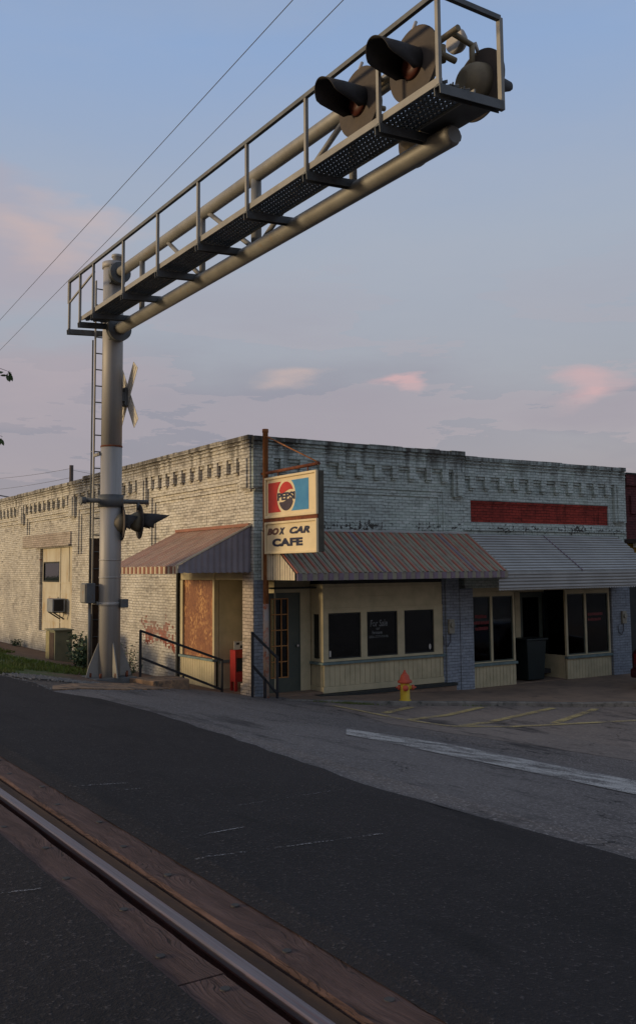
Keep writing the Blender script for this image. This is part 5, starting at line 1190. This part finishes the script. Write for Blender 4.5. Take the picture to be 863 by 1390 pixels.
def cloud(base, specs, col, nn, lo, hi, amt):
    s = None
    for sp_ in specs:
        b_ = blob(*sp_); s = b_ if s is None else math_(nt, 'MAXIMUM', s, b_)
    f = math_(nt, 'ADD', math_(nt, 'MULTIPLY', nn, .75), math_(nt, 'MULTIPLY', s, .5)); f = ramp(nt, f, lo, hi)
    return mix(nt, math_(nt, 'MULTIPLY', math_(nt, 'MULTIPLY', f, ramp(nt, s, .02, .3)), amt), base, col)
# mauve banks low over the roofs, pink lit patches
base = cloud(base, [((.47, .87, .15), .30, .075), ((.30, .93, .14), .25, .09), ((.75, .63, .15), .10, .03)], (.245, .235, .30), n1, .50, .86, .75)
base = cloud(base, [((.26, .93, .19), .14, .05), ((.25, .92, .31), .10, .07), ((.20, .93, .36), .10, .05)], (.42, .33, .36), n1, .52, .92, .6)
base = cloud(base, [((.315, .885, .345), .055, .028), ((.515, .83, .195), .04, .012), ((.29, .94, .335), .05, .02)], (.58, .42, .38), n2, .50, .95, .62)
base = cloud(base, [((.752, .64, .182), .03, .022), ((.60, .77, .185), .02, .006)], (.60, .37, .38), n2, .44, .80, .85)
base = mix(nt, math_(nt, 'MULTIPLY', ramp(nt, n1, .42, .75), .22), base, (.42, .42, .46))
mp3 = N(nt, 'ShaderNodeMapping'); mp3.inputs['Scale'].default_value = (1, 1, 6); mp3.inputs['Location'].default_value = (3.1, 1.7, 0); L(nt, vec, mp3.inputs['Vector'])
n3 = noise(nt, mp3.outputs[0], 2.6, 9, .62); lowf = ramp(nt, Z, .16, .34, (1, 1, 1), (0, 0, 0))
base = mix(nt, math_(nt, 'MULTIPLY', math_(nt, 'MULTIPLY', ramp(nt, n3, .46, .66), lowf), .42), base, (.27, .25, .32))
base = mix(nt, math_(nt, 'MULTIPLY', math_(nt, 'MULTIPLY', ramp(nt, n3, .50, .34), lowf), .35), base, (.44, .37, .40))
skyc = N(nt, 'ShaderNodeMix', data_type='RGBA', blend_type='MIX'); skyc.inputs[0].default_value = 1.0
nsk = N(nt, 'ShaderNodeVectorMath', operation='SCALE'); L(nt, sky.outputs[0], nsk.inputs[0]); nsk.inputs['Scale'].default_value = 1.0
scl = N(nt, 'ShaderNodeVectorMath', operation='SCALE'); L(nt, base, scl.inputs[0]); scl.inputs['Scale'].default_value = 1.27 / .10
mm = N(nt, 'ShaderNodeMix', data_type='RGBA'); mm.inputs[0].default_value = .82; L(nt, nsk.outputs[0], mm.inputs[6]); L(nt, scl.outputs[0], mm.inputs[7])
L(nt, mm.outputs[2], bg.inputs['Color']); bg.inputs['Strength'].default_value = .10

sl = bpy.data.lights.new('sun', 'SUN'); sl.energy = 2.2; sl.angle = math.radians(9); sl.color = (1, .76, .46)
so = bpy.data.objects.new('sun', sl); COL.objects.link(so)
sd_ = Vector((sa.x * math.cos(SUN_EL), sa.y * math.cos(SUN_EL), math.sin(SUN_EL))); so.rotation_euler = (-sd_).to_track_quat('-Z', 'Y').to_euler(); so.location = (-20, 10, 20)

# ================================================================= CAMERA (solved from the vanishing points)
f_, cxp, cyp = 1281.0, 431.5, 650.0
A_ = Vector((-410 - cxp, 780 - cyp, f_)).normalized(); B_ = Vector((2400 - cxp, 755 - cyp, f_)); B_ = (B_ - A_ * A_.dot(B_)).normalized(); U_ = A_.cross(B_)
if U_.y > 0: U_ = -U_
R_ = Matrix((B_, A_, U_))
right = R_ @ Vector((1, 0, 0)); up = R_ @ Vector((0, -1, 0)); bk = -(R_ @ Vector((0, 0, 1)))
cd = bpy.data.cameras.new('camera'); co = bpy.data.objects.new('camera', cd); COL.objects.link(co)
co.matrix_world = Matrix(((right.x, up.x, bk.x, 0), (right.y, up.y, bk.y, 0), (right.z, up.z, bk.z, 1.65), (0, 0, 0, 1)))
cd.sensor_fit = 'VERTICAL'; cd.sensor_height = 36; cd.lens = f_ / 1390 * 36; cd.shift_y = -45 / 1390; cd.clip_end = 3000; cd.clip_start = .1
SC.camera = co
SC.view_settings.view_transform = 'Standard'; SC.view_settings.look = 'None'; SC.view_settings.exposure = 0; SC.view_settings.gamma = 1; SC.view_settings.use_curve_mapping = False
